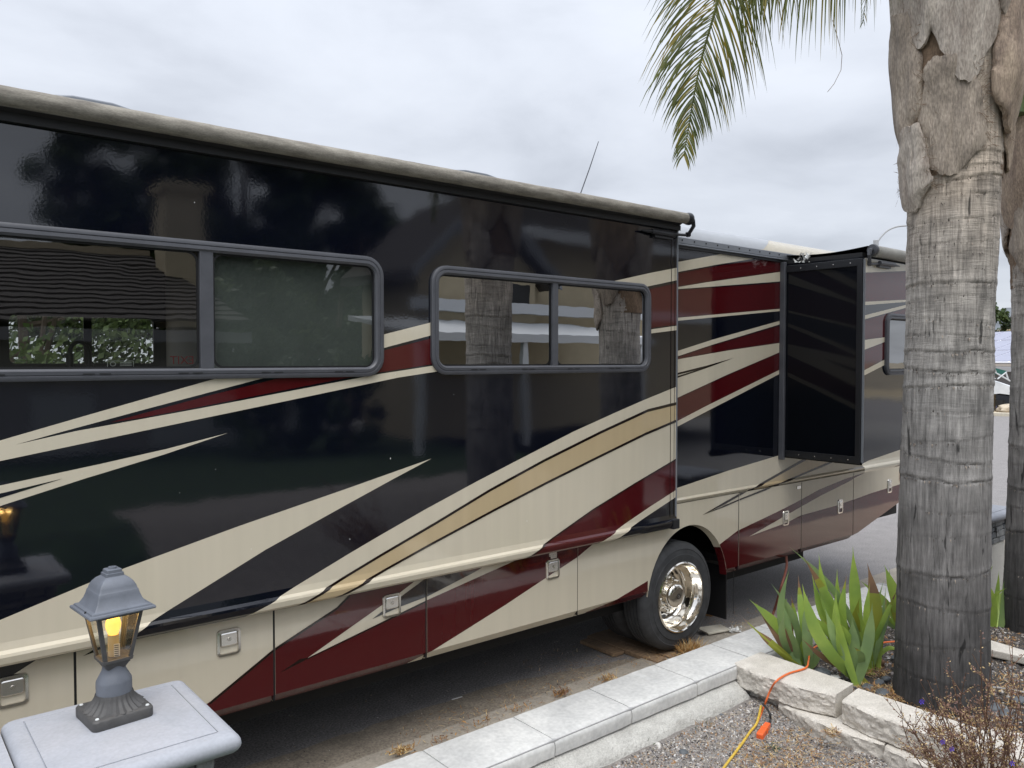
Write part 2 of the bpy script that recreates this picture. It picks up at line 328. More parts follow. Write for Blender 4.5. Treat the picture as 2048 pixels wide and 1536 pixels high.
# far kerb and pavement
def fpt(d, n, z): p = FD * d + FN * n; return (p.x, p.y, z)
m = MB()
m.prism([fpt(42.0, -60, -0.02), fpt(42.6, -60, -0.02), fpt(42.6, 60, -0.02), fpt(42.0, 60, -0.02)], (0, 0, 0.16)); struct(m.build('far_kerb', mat('pale_kerb_concrete', (0.55, 0.50, 0.40), 0.9, var=0.1)))
m = MB()
m.prism([fpt(42.6, -60, -0.02), fpt(52, -60, -0.02), fpt(52, 60, -0.02), fpt(42.6, 60, -0.02)], (0, 0, 0.15)); struct(m.build('far_pavement', mat('tan_pavement', (0.42, 0.34, 0.22), 0.9, var=0.1)))

def yard_z(x, y):
    z = 0.34 + 0.045 * smoothstep(2.35, 2.85, y) + 0.61 * smoothstep(1.6, 0.2, y) + 0.012 * mnoise.noise((x * 3, y * 3, 0)) + 0.01 * mnoise.noise((x * 9, y * 9, 4))
    return z
struct(grid_sheet(2.05, 7.5, -0.6, 2.99, 100, 60, yard_z).build('gravel_yard', M['gravel'], smooth=True))
struct(grid_sheet(-8, 2.05, -0.6, 2.99, 60, 40, yard_z).build('lawn_slope', M['lawn'], smooth=True))
struct(grid_sheet(-30, 8.6, -26, -0.598, 20, 12, lambda x, y: 0.94).build('lawn', M['lawn']))
m = MB(); m.box((8.62, -26, 0.0), (30, 2.46, 0.20)); struct(m.build('driveway', mat('pale_driveway', (0.25, 0.24, 0.23), 0.9, var=0.12, vscale=1.5)))
def bed_z(x, y): return 0.475 + 0.03 * mnoise.noise((x * 2.5, y * 2.5, 2)) + 0.012 * mnoise.noise((x * 11, y * 11, 2))
struct(grid_sheet(4.5, 8.6, 0.4, 3.0, 100, 50, bed_z).build('planting_bed', M['soil'], smooth=True))
# pinkish driveway beyond the far pillar
m = MB(); m.prism([(8.1, 2.5, 0.0), (30, 2.5, 0.0), (30, 3.6, 0.0), (8.1, 3.35, 0.0)], (0, 0, 0.22)); struct(m.build('sidewalk', mat('pinkish_pavement', (0.62, 0.52, 0.42), 0.9, col2=(0.50, 0.42, 0.34), vscale=2)))

# ================================================================== MOTORHOME
rv = empty('motorhome', (4.0, YW + 1.2, 0), 'black, cream and maroon motorhome parked along the low concrete wall', 'motorhome')
XF, XR, YF = -1.7, 9.40, YW + 2.48           # front, rear, far side
SX0, SX1 = -1.0, 5.212                        # long slide-out
ZT = 3.515
BX0, BX1, BZ0, BZ1 = 6.85, 8.75, 1.51, 3.40   # bedroom slide-out
SLIDE_PROF = [(1.128, 0.02), (1.136, -0.010), (1.150, -0.024), (1.180, -0.030), (1.193, -0.026), (1.205, -0.006), (1.24, 0.0), (9, 0.0)]
BED_PROF = [(1.505, 0.015), (1.513, -0.012), (1.53, -0.022), (1.550, -0.026), (1.560, -0.022), (1.572, -0.004), (1.60, 0.0), (9, 0)]
WALL_PROF = [(0, 0.0), (1.306, 0.0), (1.312, 0.008), (1.318, -0.004), (1.332, -0.012), (1.345, -0.004), (1.35, 0.0), (9, 0)]
SKIRT_PROF = [(0.5, 0.055), (0.585, 0.04), (0.635, 0.0), (9, 0)]
def pf(prof, z):
    if z <= prof[0][0]: return prof[0][1]
    for (a, b), (c, d) in zip(prof, prof[1:]):
        if z <= c: return b + (d - b) * (z - a) / (c - a)
    return prof[-1][1]
def sheet(name, poly, Y, prof, mt, parent, lift=0.0, holes=(), zmin=None, zmax=None, xmin=None, xmax=None, thick=0.0, smooth=False):
    """flat outline (x,z) cut along the wall's moulding lines and laid on its profile"""
    b = bmesh.new()
    vs = [b.verts.new((x, 0, z)) for x, z in poly]
    for t in tessellate_polygon([[Vector((x, z, 0)) for x, z in poly]]):
        try: b.faces.new([vs[i] for i in t])
        except ValueError: pass
    def cut(co, no, inner=False, outer=False):
        bmesh.ops.bisect_plane(b, geom=b.verts[:] + b.edges[:] + b.faces[:], dist=1e-5, plane_co=co, plane_no=no, clear_inner=inner, clear_outer=outer)
    if zmin is not None: cut((0, 0, zmin), (0, 0, 1), inner=True)
    if zmax is not None: cut((0, 0, zmax), (0, 0, 1), outer=True)
    if xmin is not None: cut((xmin, 0, 0), (1, 0, 0), inner=True)
    if xmax is not None: cut((xmax, 0, 0), (1, 0, 0), outer=True)
    for z, _ in prof: cut((0, 0, z), (0, 0, 1))
    for x0, x1, z0, z1 in holes:
        for q in (x0, x1): cut((q, 0, 0), (1, 0, 0))
        for q in (z0, z1): cut((0, 0, q), (0, 0, 1))
        kill = [f for f in b.faces if x0 < f.calc_center_median().x < x1 and z0 < f.calc_center_median().z < z1]
        bmesh.ops.delete(b, geom=kill, context='FACES')
    if not b.faces: b.free(); return None
    o3 = ORG[parent.name]
    for v in b.verts: v.co = Vector((v.co.x, Y + pf(prof, v.co.z) - lift, v.co.z)) - o3
    bmesh.ops.recalc_face_normals(b, faces=b.faces)
    for f in b.faces:
        if f.normal.y > 0: f.normal_flip()
    b.verts.index_update()
    b.verts.ensure_lookup_table(); comp = {}; parts = []
    for v in b.verts:
        if v in comp: continue
        st_ = [v]; comp[v] = len(parts)
        while st_:
            q = st_.pop()
            for e_ in q.link_edges:
                w_ = e_.other_vert(q)
                if w_ not in comp: comp[w_] = len(parts); st_.append(w_)
        parts.append(0)
    for k_ in range(len(parts) if name == 'paint_stripe' else 1):      # a stripe cut by a window or a door gap becomes one part per piece
        fs_ = [f for f in b.faces if name != 'paint_stripe' or comp[f.verts[0]] == k_]
        if not fs_: continue
        vv = sorted({v.index for f in fs_ for v in f.verts}); b.verts.index_update(); mp_ = {i: n for n, i in enumerate(vv)}
        me = bpy.data.meshes.new(name); me.from_pydata([b.verts[i].co[:] for i in vv], [], [[mp_[v.index] for v in f.verts] for f in fs_]); me.materials.append(mt)
        o = bpy.data.objects.new(name, me); COL.objects.link(o); o.parent = parent; ORG[o.name] = o3
    b.free()
    if thick:
        s = o.modifiers.new('thickness', 'SOLIDIFY'); s.thickness = thick; s.offset = -1
    return o
def px2(pts, Y): return [(onY(x, y, Y).x, onY(x, y, Y).z) for x, y in pts]
# --- long slide-out face with two window openings
W1 = (-0.75, 2.455, 2.405, 3.110); W2 = (2.797, 4.868, 2.410, 3.098)
holes_s = [(W1[0] + .05, W1[1] - .05, W1[2] + .03, W1[3] - .03), (W2[0] + .04, W2[1] - .04, W2[2] + .03, W2[3] - .03)]
slide = sheet('slide_out', [(SX0, 1.128), (SX1, 1.128), (SX1, 3.60), (SX0, 3.60)], YS, SLIDE_PROF, M['black'], rv, holes=holes_s)
m = MB(); m.box((SX1 - 0.004, YS + 0.002, 1.14), (SX1, YW - .001, 3.59)); m.box((SX0, YS + .002, 1.14), (SX0 + .004, YW - .001, 3.59)); m.box((SX0 + .005, YS + .03, 1.121), (SX1 - .005, YW - .001, 1.1275)); m.box((SX0 + .005, YS + .002, 3.592), (SX1 - .005, YW + 0.5, 3.60))
m.build('slide_edge', M['black'], slide)
def st(pts, mname, lvl=1, Y=YS, prof=SLIDE_PROF, parent=None, holes=holes_s, **kw):
    return sheet('paint_stripe', px2(pts, Y), Y, prof, M[mname], parent or slide, lift=0.0012 * lvl, holes=holes, **kw)
sk = dict(zmin=1.129, xmax=SX1 - 0.001, zmax=3.59)
st([(-220, 948), (-80, 905), (0, 881), (200, 823), (414, 762), (600, 712), (767, 669), (861, 645), (1050, 602), (1233, 561), (1300, 546), (1356, 535), (1356, 560), (1295, 573), (1100, 615), (861, 671), (767, 696), (512, 760), (300, 816), (100, 870), (15, 894), (-80, 915)], 'cream', **sk)
st([(-220, 940), (-80, 907), (15, 893), (152, 862), (398, 817), (758, 748), (868, 731), (1080, 694), (1300, 659), (1356, 651), (1356, 660), (1300, 667), (1080, 706), (874, 743), (797, 755), (390, 840), (0, 922), (-220, 968)], 'cream', 2, **sk)
st([(219, 845), (414, 792), (527, 764), (767, 701), (861, 677), (1100, 621), (1295, 579), (1356, 566), (1356, 649), (1300, 656), (1080, 691), (868, 728), (758, 745), (672, 760), (398, 814), (281, 836)], 'maroon', **sk)
st([(-220, 1022), (0, 971), (200, 928), (332, 898), (455, 866), (328, 909), (170, 957), (0, 1012), (-220, 1084)], 'cream', **sk)
st([(-220, 1046), (0, 987), (125, 957), (0, 996), (-220, 1068)], 'black', 2, **sk)
st([(863, 917), (697, 976), (478, 1052), (239, 1140), (0, 1240), (-260, 1350), (-260, 1440), (200, 1320), (262, 1270), (301, 1243), (410, 1175), (530, 1100), (600, 1061), (697, 1007), (790, 956)], 'cream', **sk)
S5u = [(400, 1285), (482, 1236), (543, 1202), (600, 1167), (700, 1106), (756, 1073), (850, 1019), (953, 963), (1030, 923), (1147, 863), (1233, 824), (1290, 799), (1356, 772)]
st(S5u + [(1356, 916), (1270, 967), (1186, 1019), (1084, 1091), (1051, 1116), (1020, 1150), (400, 1290)], 'cream', **sk)
T1u = [(585, 1218), (651, 1177), (762, 1110), (873, 1045), (980, 980), (1088, 921), (1200, 865), (1295, 821), (1356, 806)]
T1l = [(640, 1212), (731, 1161), (860, 1089), (990, 1019), (1090, 967), (1186, 919), (1290, 868), (1356, 840)]
st(T1u + T1l[::-1], 'tan', 2, **sk)
def pline(pl, wd, lvl, **kw):
    up = [(x, y - wd / 2) for x, y in pl]; dn = [(x, y + wd / 2) for x, y in pl][::-1]
    st(up + dn, 'line', lvl, **kw)
pline(T1u, 5.5, 3, **sk); pline(T1l, 5.0, 3, **sk)
st([(1356, 917), (1270, 968), (1186, 1020), (1084, 1092), (1051, 1118), (1040, 1130), (1150, 1120), (1194, 1087), (1240, 1054), (1356, 977)], 'maroon', 1, **sk)
pline([(1356, 916), (1270, 967), (1186, 1019), (1084, 1091), (1051, 1116)], 3.0, 3, **sk)
st([(1356, 977), (1300, 1013), (1240, 1054), (1190, 1089), (1150, 1120), (1175, 1120), (1225, 1081), (1257, 1057), (1300, 1028), (1356, 991)], 'cream', 2, **sk)
# corner flange: raised bead, black channel at the bottom
m = MB()
m.tube([(SX1 - .082, YS - .001, 1.2), (SX1 - .082, YS - .001, 3.57)], .0035, 6); m.tube([(SX1 - .035, YS - .001, 1.2), (SX1 - .035, YS - .001, 3.57)], .003, 6)
m.build('corner_seam', M['line'], slide)
m = MB(); m.tube([(SX1 - .004, YS + .004, 1.22), (SX1 - .004, YS + .004, 3.58)], .011, 8); m.build('corner_bead', M['rail'], slide, smooth=True)
m = MB(); m.box((SX1 - .075, YS - .036, 1.125), (SX1 + .004, YS + .05, 1.205)); m.build('corner_cap', M['blackmetal'], slide, bevel=.006)
m = MB(); m.box((SX0, YS - .03, 3.552), (SX1 - .002, YS + .0, 3.592)); m.build('top_seal', M['rubber'], slide)
# small white droppings and chips on the paint
m = MB()
for k in range(22):
    x, z = R.uniform(.4, 5.0), R.uniform(1.3, 3.5); s_ = R.uniform(.0012, .0032)
    if any(h[0] - .1 < x < h[1] + .1 and h[2] - .1 < z < h[3] + .1 for h in holes_s): continue
    m.add([(x - s_, YS - .005, z), (x, YS - .005, z - s_ * R.uniform(1, 3)), (x + s_, YS - .005, z), (x, YS - .005, z + s_)], [(0, 1, 2, 3)])
m.build('paint_chip', M['white'], slide)['kind'] = 'stuff'

# --- windows
def window(x0, x1, z0, z1, Y, muls, parent, panes, r=.115, fw_=.055):
    lv = []
    for inset, y in ((0, Y + .002), (0, Y - .018), (.008, Y - .024), (.022, Y - .024), (.025, Y - .020), (.028, Y - .024), (.044, Y - .026), (.048, Y - .020), (fw_, Y - .016), (fw_, Y + .03)):
        lv.append((rrect(x0 + inset, x1 - inset, z0 + inset, z1 - inset, max(.02, r - inset)), y))
    m = MB(); ring_frame(m, lv); fr = m.build('window', M['frame'], parent, smooth=True)
    for a, b in muls:
        q = MB(); q.box((a, Y - .017, z0 + fw_ - .004), (b, Y + .02, z1 - fw_ + .004)); q.build('mullion', M['frame'], fr, bevel=.003)
    for x_ in [x0 + .3 + .43 * i for i in range(int((x1 - x0 - .4) / .43) + 1)]:
        q = MB(); q.box((x_, Y - .0262, z0 + .03), (x_ + .05, Y - .024, z0 + .034)); q.box((x_ + .07, Y - .0262, z0 + .03), (x_ + .12, Y - .024, z0 + .034)); q.build('weep_slot', M['rubber'], fr)
    for (a, b, g) in panes:
        q = MB(); pts = rrect(a, b, z0 + fw_ - .003, z1 - fw_ + .003, .055); q.add([(p[0], Y + .006, p[1]) for p in pts], [tuple(range(len(pts)))]); q.build('pane', M[g], fr)
        q = MB(); ring_frame(q, [(rrect(a, b, z0 + fw_ - .002, z1 - fw_ + .002, .055), Y + .003), (rrect(a + .012, b - .012, z0 + fw_ + .010, z1 - fw_ - .010, .045), Y + .003)]); q.build('gasket', M['rubber'], fr)
    return fr
w1 = window(*W1, YS, [(1.383, 1.452)], rv, [(W1[0] + .05, 1.383, 'glass'), (1.452, W1[1] - .052, 'glass_haze')])
w2 = window(*W2, YS, [(3.820, 3.872)], rv, [(W2[0] + .052, 3.820, 'glass_dark'), (3.872, W2[1] - .052, 'glass_dark')])
text_mesh('EXIT', 0.058, Matrix.Translation((1.30, YS + .012, 2.50)) @ Matrix.Rotation(math.radians(90), 4, 'X') @ Matrix.Scale(-1, 4, (1, 0, 0)), M['red'], 'exit_lettering', w1)
# blinds and things seen inside
m = MB(); m.add([(1.46, YS + .05, 2.42), (2.44, YS + .05, 2.42), (2.44, YS + .05, 3.1), (1.46, YS + .05, 3.1)], [(0, 1, 2, 3)]); m.build('window_blind', M['blind'], rv)
m = MB(); m.add([(W2[0], YS + .06, 2.40), (W2[1], YS + .06, 2.40), (W2[1], YS + .06, 3.1), (W2[0], YS + .06, 3.1)], [(0, 1, 2, 3)]); m.build('window_blind', M['inner'], rv)
# far wall of the room with its two-part window, counter, tap
FWIN = (0.886, 1.87, 2.478, 2.828)
sheet('far_wall', [(XF, .62), (XR, .62), (XR, 3.52), (XF, 3.52)], YF, [(0, 0), (9, 0)], M['inner'], rv, holes=[FWIN], thick=.02)
m = MB(); ring_frame(m, [(rrect(FWIN[0] - .05, FWIN[1] + .05, FWIN[2] - .05, FWIN[3] + .05, .07), YF - .012), (rrect(FWIN[0], FWIN[1], FWIN[2], FWIN[3], .04), YF - .012)]); m.box((1.366, YF - .02, FWIN[2]), (1.421, YF - .013, FWIN[3])); m.build('far_window_frame', M['rubber'], rv)
m = MB(); m.box((-.8, YS + .9, 2.44 - .6), (2.6, YF - .3, 1.9)); m.build('counter', M['inner2'], rv)
m = MB(); m.box((1.95, YF - .9, 1.3), (3.2, YF - .05, 3.45)); m.build('cabinet', M['inner2'], rv)
tp = onY(140, 745, YS + 1.5); q1 = onY(150, 690, YS + 1.5)
m = MB(); m.tube([(tp.x, YS + 1.5, tp.z - .2), (tp.x, YS + 1.5, tp.z + .12)], .022, 8)
m.tube([(tp.x, YS + 1.5, tp.z + .1 + .09 * math.sin(a) * 1.0 + .02) if False else (tp.x + .055 - .055 * math.cos(a), YS + 1.5, tp.z + .12 + .075 * math.sin(a)) for a in [i * math.pi / 10 for i in range(11)]] + [(tp.x + .11, YS + 1.5, tp.z + .04)], .013, 8)
m.tube([(tp.x + .11, YS + 1.5, tp.z + .05), (tp.x + .115, YS + 1.5, tp.z - .03)], .026, 8); m.build('tap', M['blackmetal'], rv, smooth=True)
a_, b_ = onY(214, 722, YS + .02), onY(266, 734, YS + .02)
m = MB()
for z_ in (a_.z, b_.z): m.box((a_.x, YS + .010, z_ - .0012), (b_.x, YS + .011, z_ + .0012))
for x_ in (a_.x, b_.x): m.box((x_ - .0012, YS + .010, b_.z), (x_ + .0012, YS + .011, a_.z))
for k in range(3): m.box((a_.x + .055, YS + .010, b_.z + .006 + k * .007), (b_.x - .008, YS + .011, b_.z + .009 + k * .007))
m.tube([(a_.x + .024 + .012 * math.cos(i * .628), YS + .0105, (a_.z + b_.z) / 2 + .010 * math.sin(i * .628)) for i in range(11)], .002, 4)
m.build('window_sticker', M['white'], w1)

# --- body: upper wall, rear wall face, roof, ends, floor
WH = [(SX0 + .04, SX1 - .04, 1.16, 3.50)]
wall = sheet('side_wall', [(XF, 1.306), (XR, 1.306), (XR, ZT), (XF, ZT)], YW, WALL_PROF, M['black'], rv, holes=WH)
body = MB()
rp = [(YW, ZT), (YW + .004, 3.53), (YW + .03, 3.585), (YW + .08, 3.632), (YW + .16, 3.66), (YW + .6, 3.70), (YW + 1.24, 3.715), (YF - .6, 3.70), (YF - .16, 3.66), (YF - .08, 3.632), (YF - .03, 3.585), (YF, 3.53)]
vs = [(XF, a, b) for a, b in rp] + [(XR, a, b) for a, b in rp]; n_ = len(rp)
body.add(vs, [(i, i + 1, n_ + i + 1, n_ + i) for i in range(n_ - 1)]); roof = body.build('roof', M['roof'], rv, smooth=True)
# cream sweep painted on the roof edge towards the bedroom slide-out
m = MB(); xs = [7.0 + .12 * i for i in range(16)]
fs = []; vs = []
for x_ in xs:
    k = smoothstep(7.0, 7.5, x_)
    for t_ in range(5):
        j = min(4, t_); yy, zz_ = rp[j + (0)]; vs.append((x_ - .55 + .1 * t_, yy - .002, zz_ + .002))
for i in range(len(xs) - 1):
    for t_ in range(4): fs.append((i * 5 + t_, i * 5 + t_ + 1, i * 5 + 5 + t_ + 1, i * 5 + 5 + t_))
m.add(vs, fs); m.build('roof_paint_sweep', M['cream'], roof, smooth=True)
m = MB(); m.box((XF + .05, YW + .06, .66), (4.86, YF - .02, .72)); m.box((6.10, YW + .06, .66), (8.3, YF - .02, .72)); m.box((8.3, YW + .06, .90), (XR - .05, YF - .02, .95)); m.build('floor_pan', M['under'], rv)
m = MB(); m.box((XR - .012, YW + .002, .9), (XR, YF, 3.55)); m.box((XF, YW + .002, .64), (XF + .02, YF, 3.55)); m.box((XF + .02, YW + .1, 3.50), (XR - .02, YF - .1, 3.52))
m.build('body_shell', M['cream'], rv)
m = MB(); m.box((XF + .1, YW + .30, .40), (XR - 1.6, YW + .42, .638)); m.box((XF + .1, YF - .42, .40), (XR - 1.6, YF - .30, .638)); m.box((1.0, YW + .5, .36), (3.0, YF - .5, .638)); m.box((5.0, YW + .3, .42), (5.75, YF - .3, .58)); m.build('chassis', M['under'], rv)
m = MB(); m.box((XF + .05, YW + .045, .70), (4.93, YW + .06, 1.305)); m.box((6.05, YW + .045, .72), (XR - .02, YW + .06, 1.305)); m.box((XF + .05, YF - .03, .60), (XR - .1, YF, 1.3)); m.build('skirt_backing', M['under'], rv)
m = MB(); m.box((4.86, YW + .02, 1.15), (6.10, YW + .9, 1.17)); m.box((4.86, YW + .9, .62), (6.10, YW + .92, 1.17)); m.build('wheel_well', M['under'], rv)
# roof rail and gutter along the rear part
m = MB(); m.box((SX1 + .0, YW - .020, 3.468), (XR, YW - .0, 3.520)); m.box((SX1 + .0, YW - .026, 3.452), (XR, YW - .001, 3.466)); rail = m.build('roof_rail', M['rail'], rv, bevel=.004)
for k in range(26):
    x_ = SX1 + .12 + k * .16; q = MB(); q.lathe([(0, -.026), (.006, -.025), (.007, -.019)], (x_, YW, 3.497), 'Y', 8); q.build('rail_screw', M['blackmetal'], rail)
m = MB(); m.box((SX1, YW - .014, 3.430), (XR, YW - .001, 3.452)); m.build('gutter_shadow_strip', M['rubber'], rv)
# --- rear wall stripes
def sw(pts, mname, lvl=1, **kw): st(pts, mname, lvl, Y=YW, prof=WALL_PROF, parent=wall, holes=(), xmin=SX1, xmax=XR - .001, zmin=1.307, zmax=3.451, **kw)
XE = 1572
sw([(1345, 526), (1416, 512.7), (1491, 500), (1520, 495), (XE, 500), (XE, 507), (1504, 518), (1433, 529.5), (1345, 546)], 'cream')
sw([(1345, 549), (1433, 532.5), (1504, 521.5), (XE, 511), (XE, 541), (1410, 564), (1345, 575)], 'maroon')
sw([(1345, 576), (1410, 565), (XE, 542), (XE, 562), (1433, 572.5), (1345, 579)], 'cream', 2)
sw([(1345, 581), (1433, 575), (XE, 565), (XE, 616), (1345, 636)], 'maroon')
sw([(1345, 636.5), (XE, 616.5), (XE, 621), (1345, 642.5)], 'cream')
sw([(1345, 705), (1426, 679), (XE, 638), (XE, 645), (1426, 689), (1345, 716)], 'cream')
sw([(1345, 718), (1426, 691), (XE, 648), (XE, 683), (1455, 700), (1345, 719.5)], 'maroon')
sw([(1345, 720.5), (1455, 701), (XE, 684), (XE, 699), (1455, 749), (1345, 800)], 'cream')
sw([(1345, 748), (1410, 732), (1467, 716), (1410, 736), (1345, 752)], 'line', 2)
sw([(1345, 755), (1400, 738), (1467, 716), (1410, 737), (1345, 759)], 'line', 2)
sw([(1345, 802), (1455, 751), (XE, 700), (XE, 733), (1410, 813), (1345, 847)], 'maroon')
sw([(1345, 847), (1410, 813), (XE, 733), (XE, 741), (1426, 816), (1345, 858)], 'cream', 2)
sw([(1345, 979), (1457, 941), (1560, 910), (1700, 868), (1900, 805), (1950, 1000), (1345, 1080)], 'cream')
sw([(1400, 1040), (1460, 1003), (1530, 963), (1606, 920), (1640, 900), (1700, 905), (1666, 924), (1578, 960), (1530, 978), (1440, 1012)], 'tan', 2)
sw([(1380, 1048), (1530, 961), (1620, 910), (1630, 910), (1530, 966), (1380, 1052)], 'line', 3)
sw([(1400, 1031), (1530, 976), (1578, 957.5), (1700, 906), (1708, 907), (1578, 961.5), (1530, 981), (1400, 1035)], 'line', 3)

# --- lower compartment doors and fender
gx = [-0.19, 0.805, 1.795, 2.806, 4.152]
gh = [(g - .006, g + .006, .4, 1.4) for g in (0.805, 1.795, 2.806, 6.187, 7.244, 8.275)] + [(4.152 - .003, 4.152 + .003, .4, 1.4)]
def skirt(name, poly, parent=rv): return sheet(name, poly, YW, SKIRT_PROF, M['cream'], parent, thick=.02)
ZB = .583; ZG = 1.30
def latch(x, z, parent, rx=.066, rz=.074):
    y = YW
    m = MB(); ring_frame(m, [(rrect(x - rx, x + rx, z - rz, z + rz, .024), y - .001), (rrect(x - rx + .003, x + rx - .003, z - rz + .003, z + rz - .003, .022), y - .008), (rrect(x - rx + .016, x + rx - .016, z - rz + .016, z + rz - .016, .014), y - .010), (rrect(x - rx + .018, x + rx - .018, z - rz + .018, z + rz - .018, .012), y + .006)])
    p = rrect(x - rx + .018, x + rx - .018, z - rz + .018, z + rz - .018, .012); m.add([(a, y + .006, b) for a, b in p], [tuple(range(len(p)))])
    h = m.build('latch', M['chrome2'], parent, smooth=True)
    x0, x1, z0, z1 = x - rx + .020, x + rx - .020, z - rz + .056, z + rz - .020
    q = MB(); ring_frame(q, [(rrect(x0, x1, z0, z1, .01), y + .004), (rrect(x0, x1, z0, z1, .01), y - .010), (rrect(x0 + .005, x1 - .005, z0 + .005, z1 - .005, .007), y - .013)]); p = rrect(x0 + .005, x1 - .005, z0 + .005, z1 - .005, .007); q.add([(a, y - .013, b) for a, b in p], [tuple(range(len(p)))])
    q.lathe([(.011, -.0135), (.010, -.017), (.006, -.0165), (0, -.016)], (x, y, z + .018), 'Y', 14)
    q.build('latch_paddle', M['chrome2'], parent, smooth=True)
    q = MB(); q.box((x0, y + .001, z - rz + .020), (x1, y + .004, z0 - .004)); q.build('latch_slot', M['rubber'], parent)
doors = []
for i in range(4):
    a, b = gx[i] + (.006 if i else .0), gx[i + 1] - (.006 if i < 3 else .003)
    d = skirt('compartment_door', [(a, ZB), (b, ZB), (b, ZG), (a, ZG)]); doors.append(d)
    latch((.548, 1.541, 2.551, 3.899)[i], .99, d)
d = skirt('lower_panel', [(XF, ZB), (gx[0] - .006, ZB), (gx[0] - .006, ZG), (XF, ZG)])
archc = (5.478, .50)
def arch_pts(r=.60, a0=172, a1=8, n=24): return [(archc[0] + (r * .90) * math.cos(math.radians(a0 + (a1 - a0) * i / n)), archc[1] + r * math.sin(math.radians(a0 + (a1 - a0) * i / n))) for i in range(n + 1)]
ap = arch_pts()
fend = skirt('fender_panel', [(4.155, ZB), (ap[0][0], ZB)] + ap + [(ap[-1][0], ZB), (6.181, ZB), (6.181, ZG), (4.155, ZG)])
m = MB(); vs = [(x, YW + .001, z) for x, z in arch_pts(.600)] + [(x, YW + .065, z) for x, z in arch_pts(.585)]; n_ = len(ap)
for i in range(n_ - 1): m.add([vs[i], vs[i + 1], vs[n_ + i + 1], vs[n_ + i]], [(0, 1, 2, 3)], 0 if i < n_ * .78 else 1)
m.build('wheel_arch_lip', [M['cream'], M['maroon']], fend)
d5 = skirt('compartment_door', [(6.193, ZB), (7.238, ZB), (7.238, ZG), (6.193, ZG)]); latch(6.958, .975, d5, .052, .075)
d6 = skirt('compartment_door', [(7.250, ZB), (8.184, ZB), (8.269, .606), (8.269, ZG), (7.250, ZG)]); latch(7.996, .966, d6, .052, .075)
d7 = skirt('compartment_door', [(8.281, .612), (9.36, .86), (9.398, .93), (9.398, ZG), (8.281, ZG)]); latch(9.10, 1.07, d7, .052, .078)
q = MB(); q.box((7.15, YW - .006, 1.235), (7.22, YW, 1.265)); q.build('door_stop', M['chrome2'], d5)
q = MB(); q.box((3.862, YW - .006, 1.085), (3.936, YW - .0005, 1.125)); q.box((3.87, YW - .012, 1.07), (3.93, YW - .006, 1.095)); q.build('strap_clip', M['chrome2'], doors[3])
q = MB(); q.box((XR - .05, YW - .012, 1.10), (XR - .012, YW - .001, 1.22)); q.build('marker_lamp', M['orange'], rv, bevel=.004)
for g, (z0_, z1_) in zip((0.805, 1.795, 2.806, 4.152, 6.187, 7.244, 8.275), ((.6, 1.29),) * 6 + ((.63, 1.29),)):
    q = MB(); hw = .0056 if g != 4.152 else .0027; q.box((g - hw, YW + .0015, z0_), (g + hw, YW + .03, z1_)); q.build('door_gap_filler', M['rubber'], rv)  # dark filler added so the gaps between doors look black
skirts = doors + [fend, d5, d6, d7]
def sk2(pts, mname, lvl=1, par=None, xmin=None, xmax=None, **kw):
    sheet('paint_stripe', px2(pts, YW), YW, SKIRT_PROF, M[mname], par or doors[1], lift=.0012 * lvl, holes=gh, zmin=.5835, zmax=1.2995, xmin=xmin, xmax=xmax)
sk2([(-200, 1385), (0, 1335), (72, 1320), (22, 1352), (-60, 1400), (-200, 1480)], 'black', par=doors[0], xmin=-.18)
sk2([(166, 1312), (187, 1299), (225, 1283), (190, 1304)], 'line', par=doors[1])
KM1 = [(419, 1404), (548, 1297), (673, 1215), (698, 1190), (790, 1155), (845, 1150), (800, 1185), (764, 1210), (613, 1317), (850, 1202), (950, 1157), (1033, 1120), (1051, 1112), (1080, 1085), (1205, 1072), (1155, 1114), (1082, 1162), (1010, 1210), (854, 1308), (818, 1332), (600, 1400), (300, 1480)]
for par, a, b in ((doors[1], None, 1.795), (doors[2], 1.795, 2.806), (doors[3], 2.806, 4.152), (fend, 4.152, 5.0)):
    sk2(KM1, 'maroon', 1, par, a, b)
KB1 = [(744, 1238), (803, 1192), (860, 1150), (985, 1120), (953, 1142), (854, 1193), (803, 1212)]
sk2(KB1, 'black', 2, doors[2], None, 2.806); sk2(KB1, 'black', 2, doors[3], 2.806, None)
sk2([(560, 1345), (600, 1318), (616, 1315), (606, 1322)], 'line', 2, doors[2])
sk2([(613, 1317), (850, 1202), (950, 1157), (1033, 1120), (1033, 1123), (950, 1160), (850, 1205), (613, 1319)], 'line', 3, doors[2], None, 2.806)
sk2([(419, 1404), (548, 1297), (673, 1215), (698, 1190), (700, 1193), (674, 1219), (549, 1301), (419, 1409)], 'line', 3, doors[1], None, 1.795)
sk2([(548, 1297), (673, 1215), (698, 1190), (700, 1193), (674, 1219), (549, 1301)], 'line', 3, doors[2], 1.795, None)
sk2([(1178, 1227), (1225, 1204), (1303, 1157), (1298, 1180), (1297, 1215), (1178, 1245)], 'maroon', 1, fend, None, ap[0][0])
RM = [(1440, 1081), (1478, 1060), (1560, 1021), (1601, 1000), (1639, 979), (1690, 958), (1731, 945), (1690, 967), (1640, 992), (1601, 1014), (1498, 1073), (1574, 1045), (1601, 1031), (1673, 1011), (1740, 987), (1801, 968), (1840, 955), (1840, 985), (1801.5, 1000), (1697, 1082), (1596, 1109), (1440, 1160)]
RMc = [(onY(x, y, YW).x, onY(x, y, YW).z) for x, y in RM]
def clip_r(par, a, b, extra=None): sheet('paint_stripe', RMc, YW, SKIRT_PROF, M['maroon'], par, lift=.0012, holes=gh, zmin=.5835, zmax=1.2995, xmin=a, xmax=b)
apx = [(x, z) for x, z in arch_pts(.601, 60, 8, 12)]
rmf = [p for p in RMc if p[0] > 5.95]
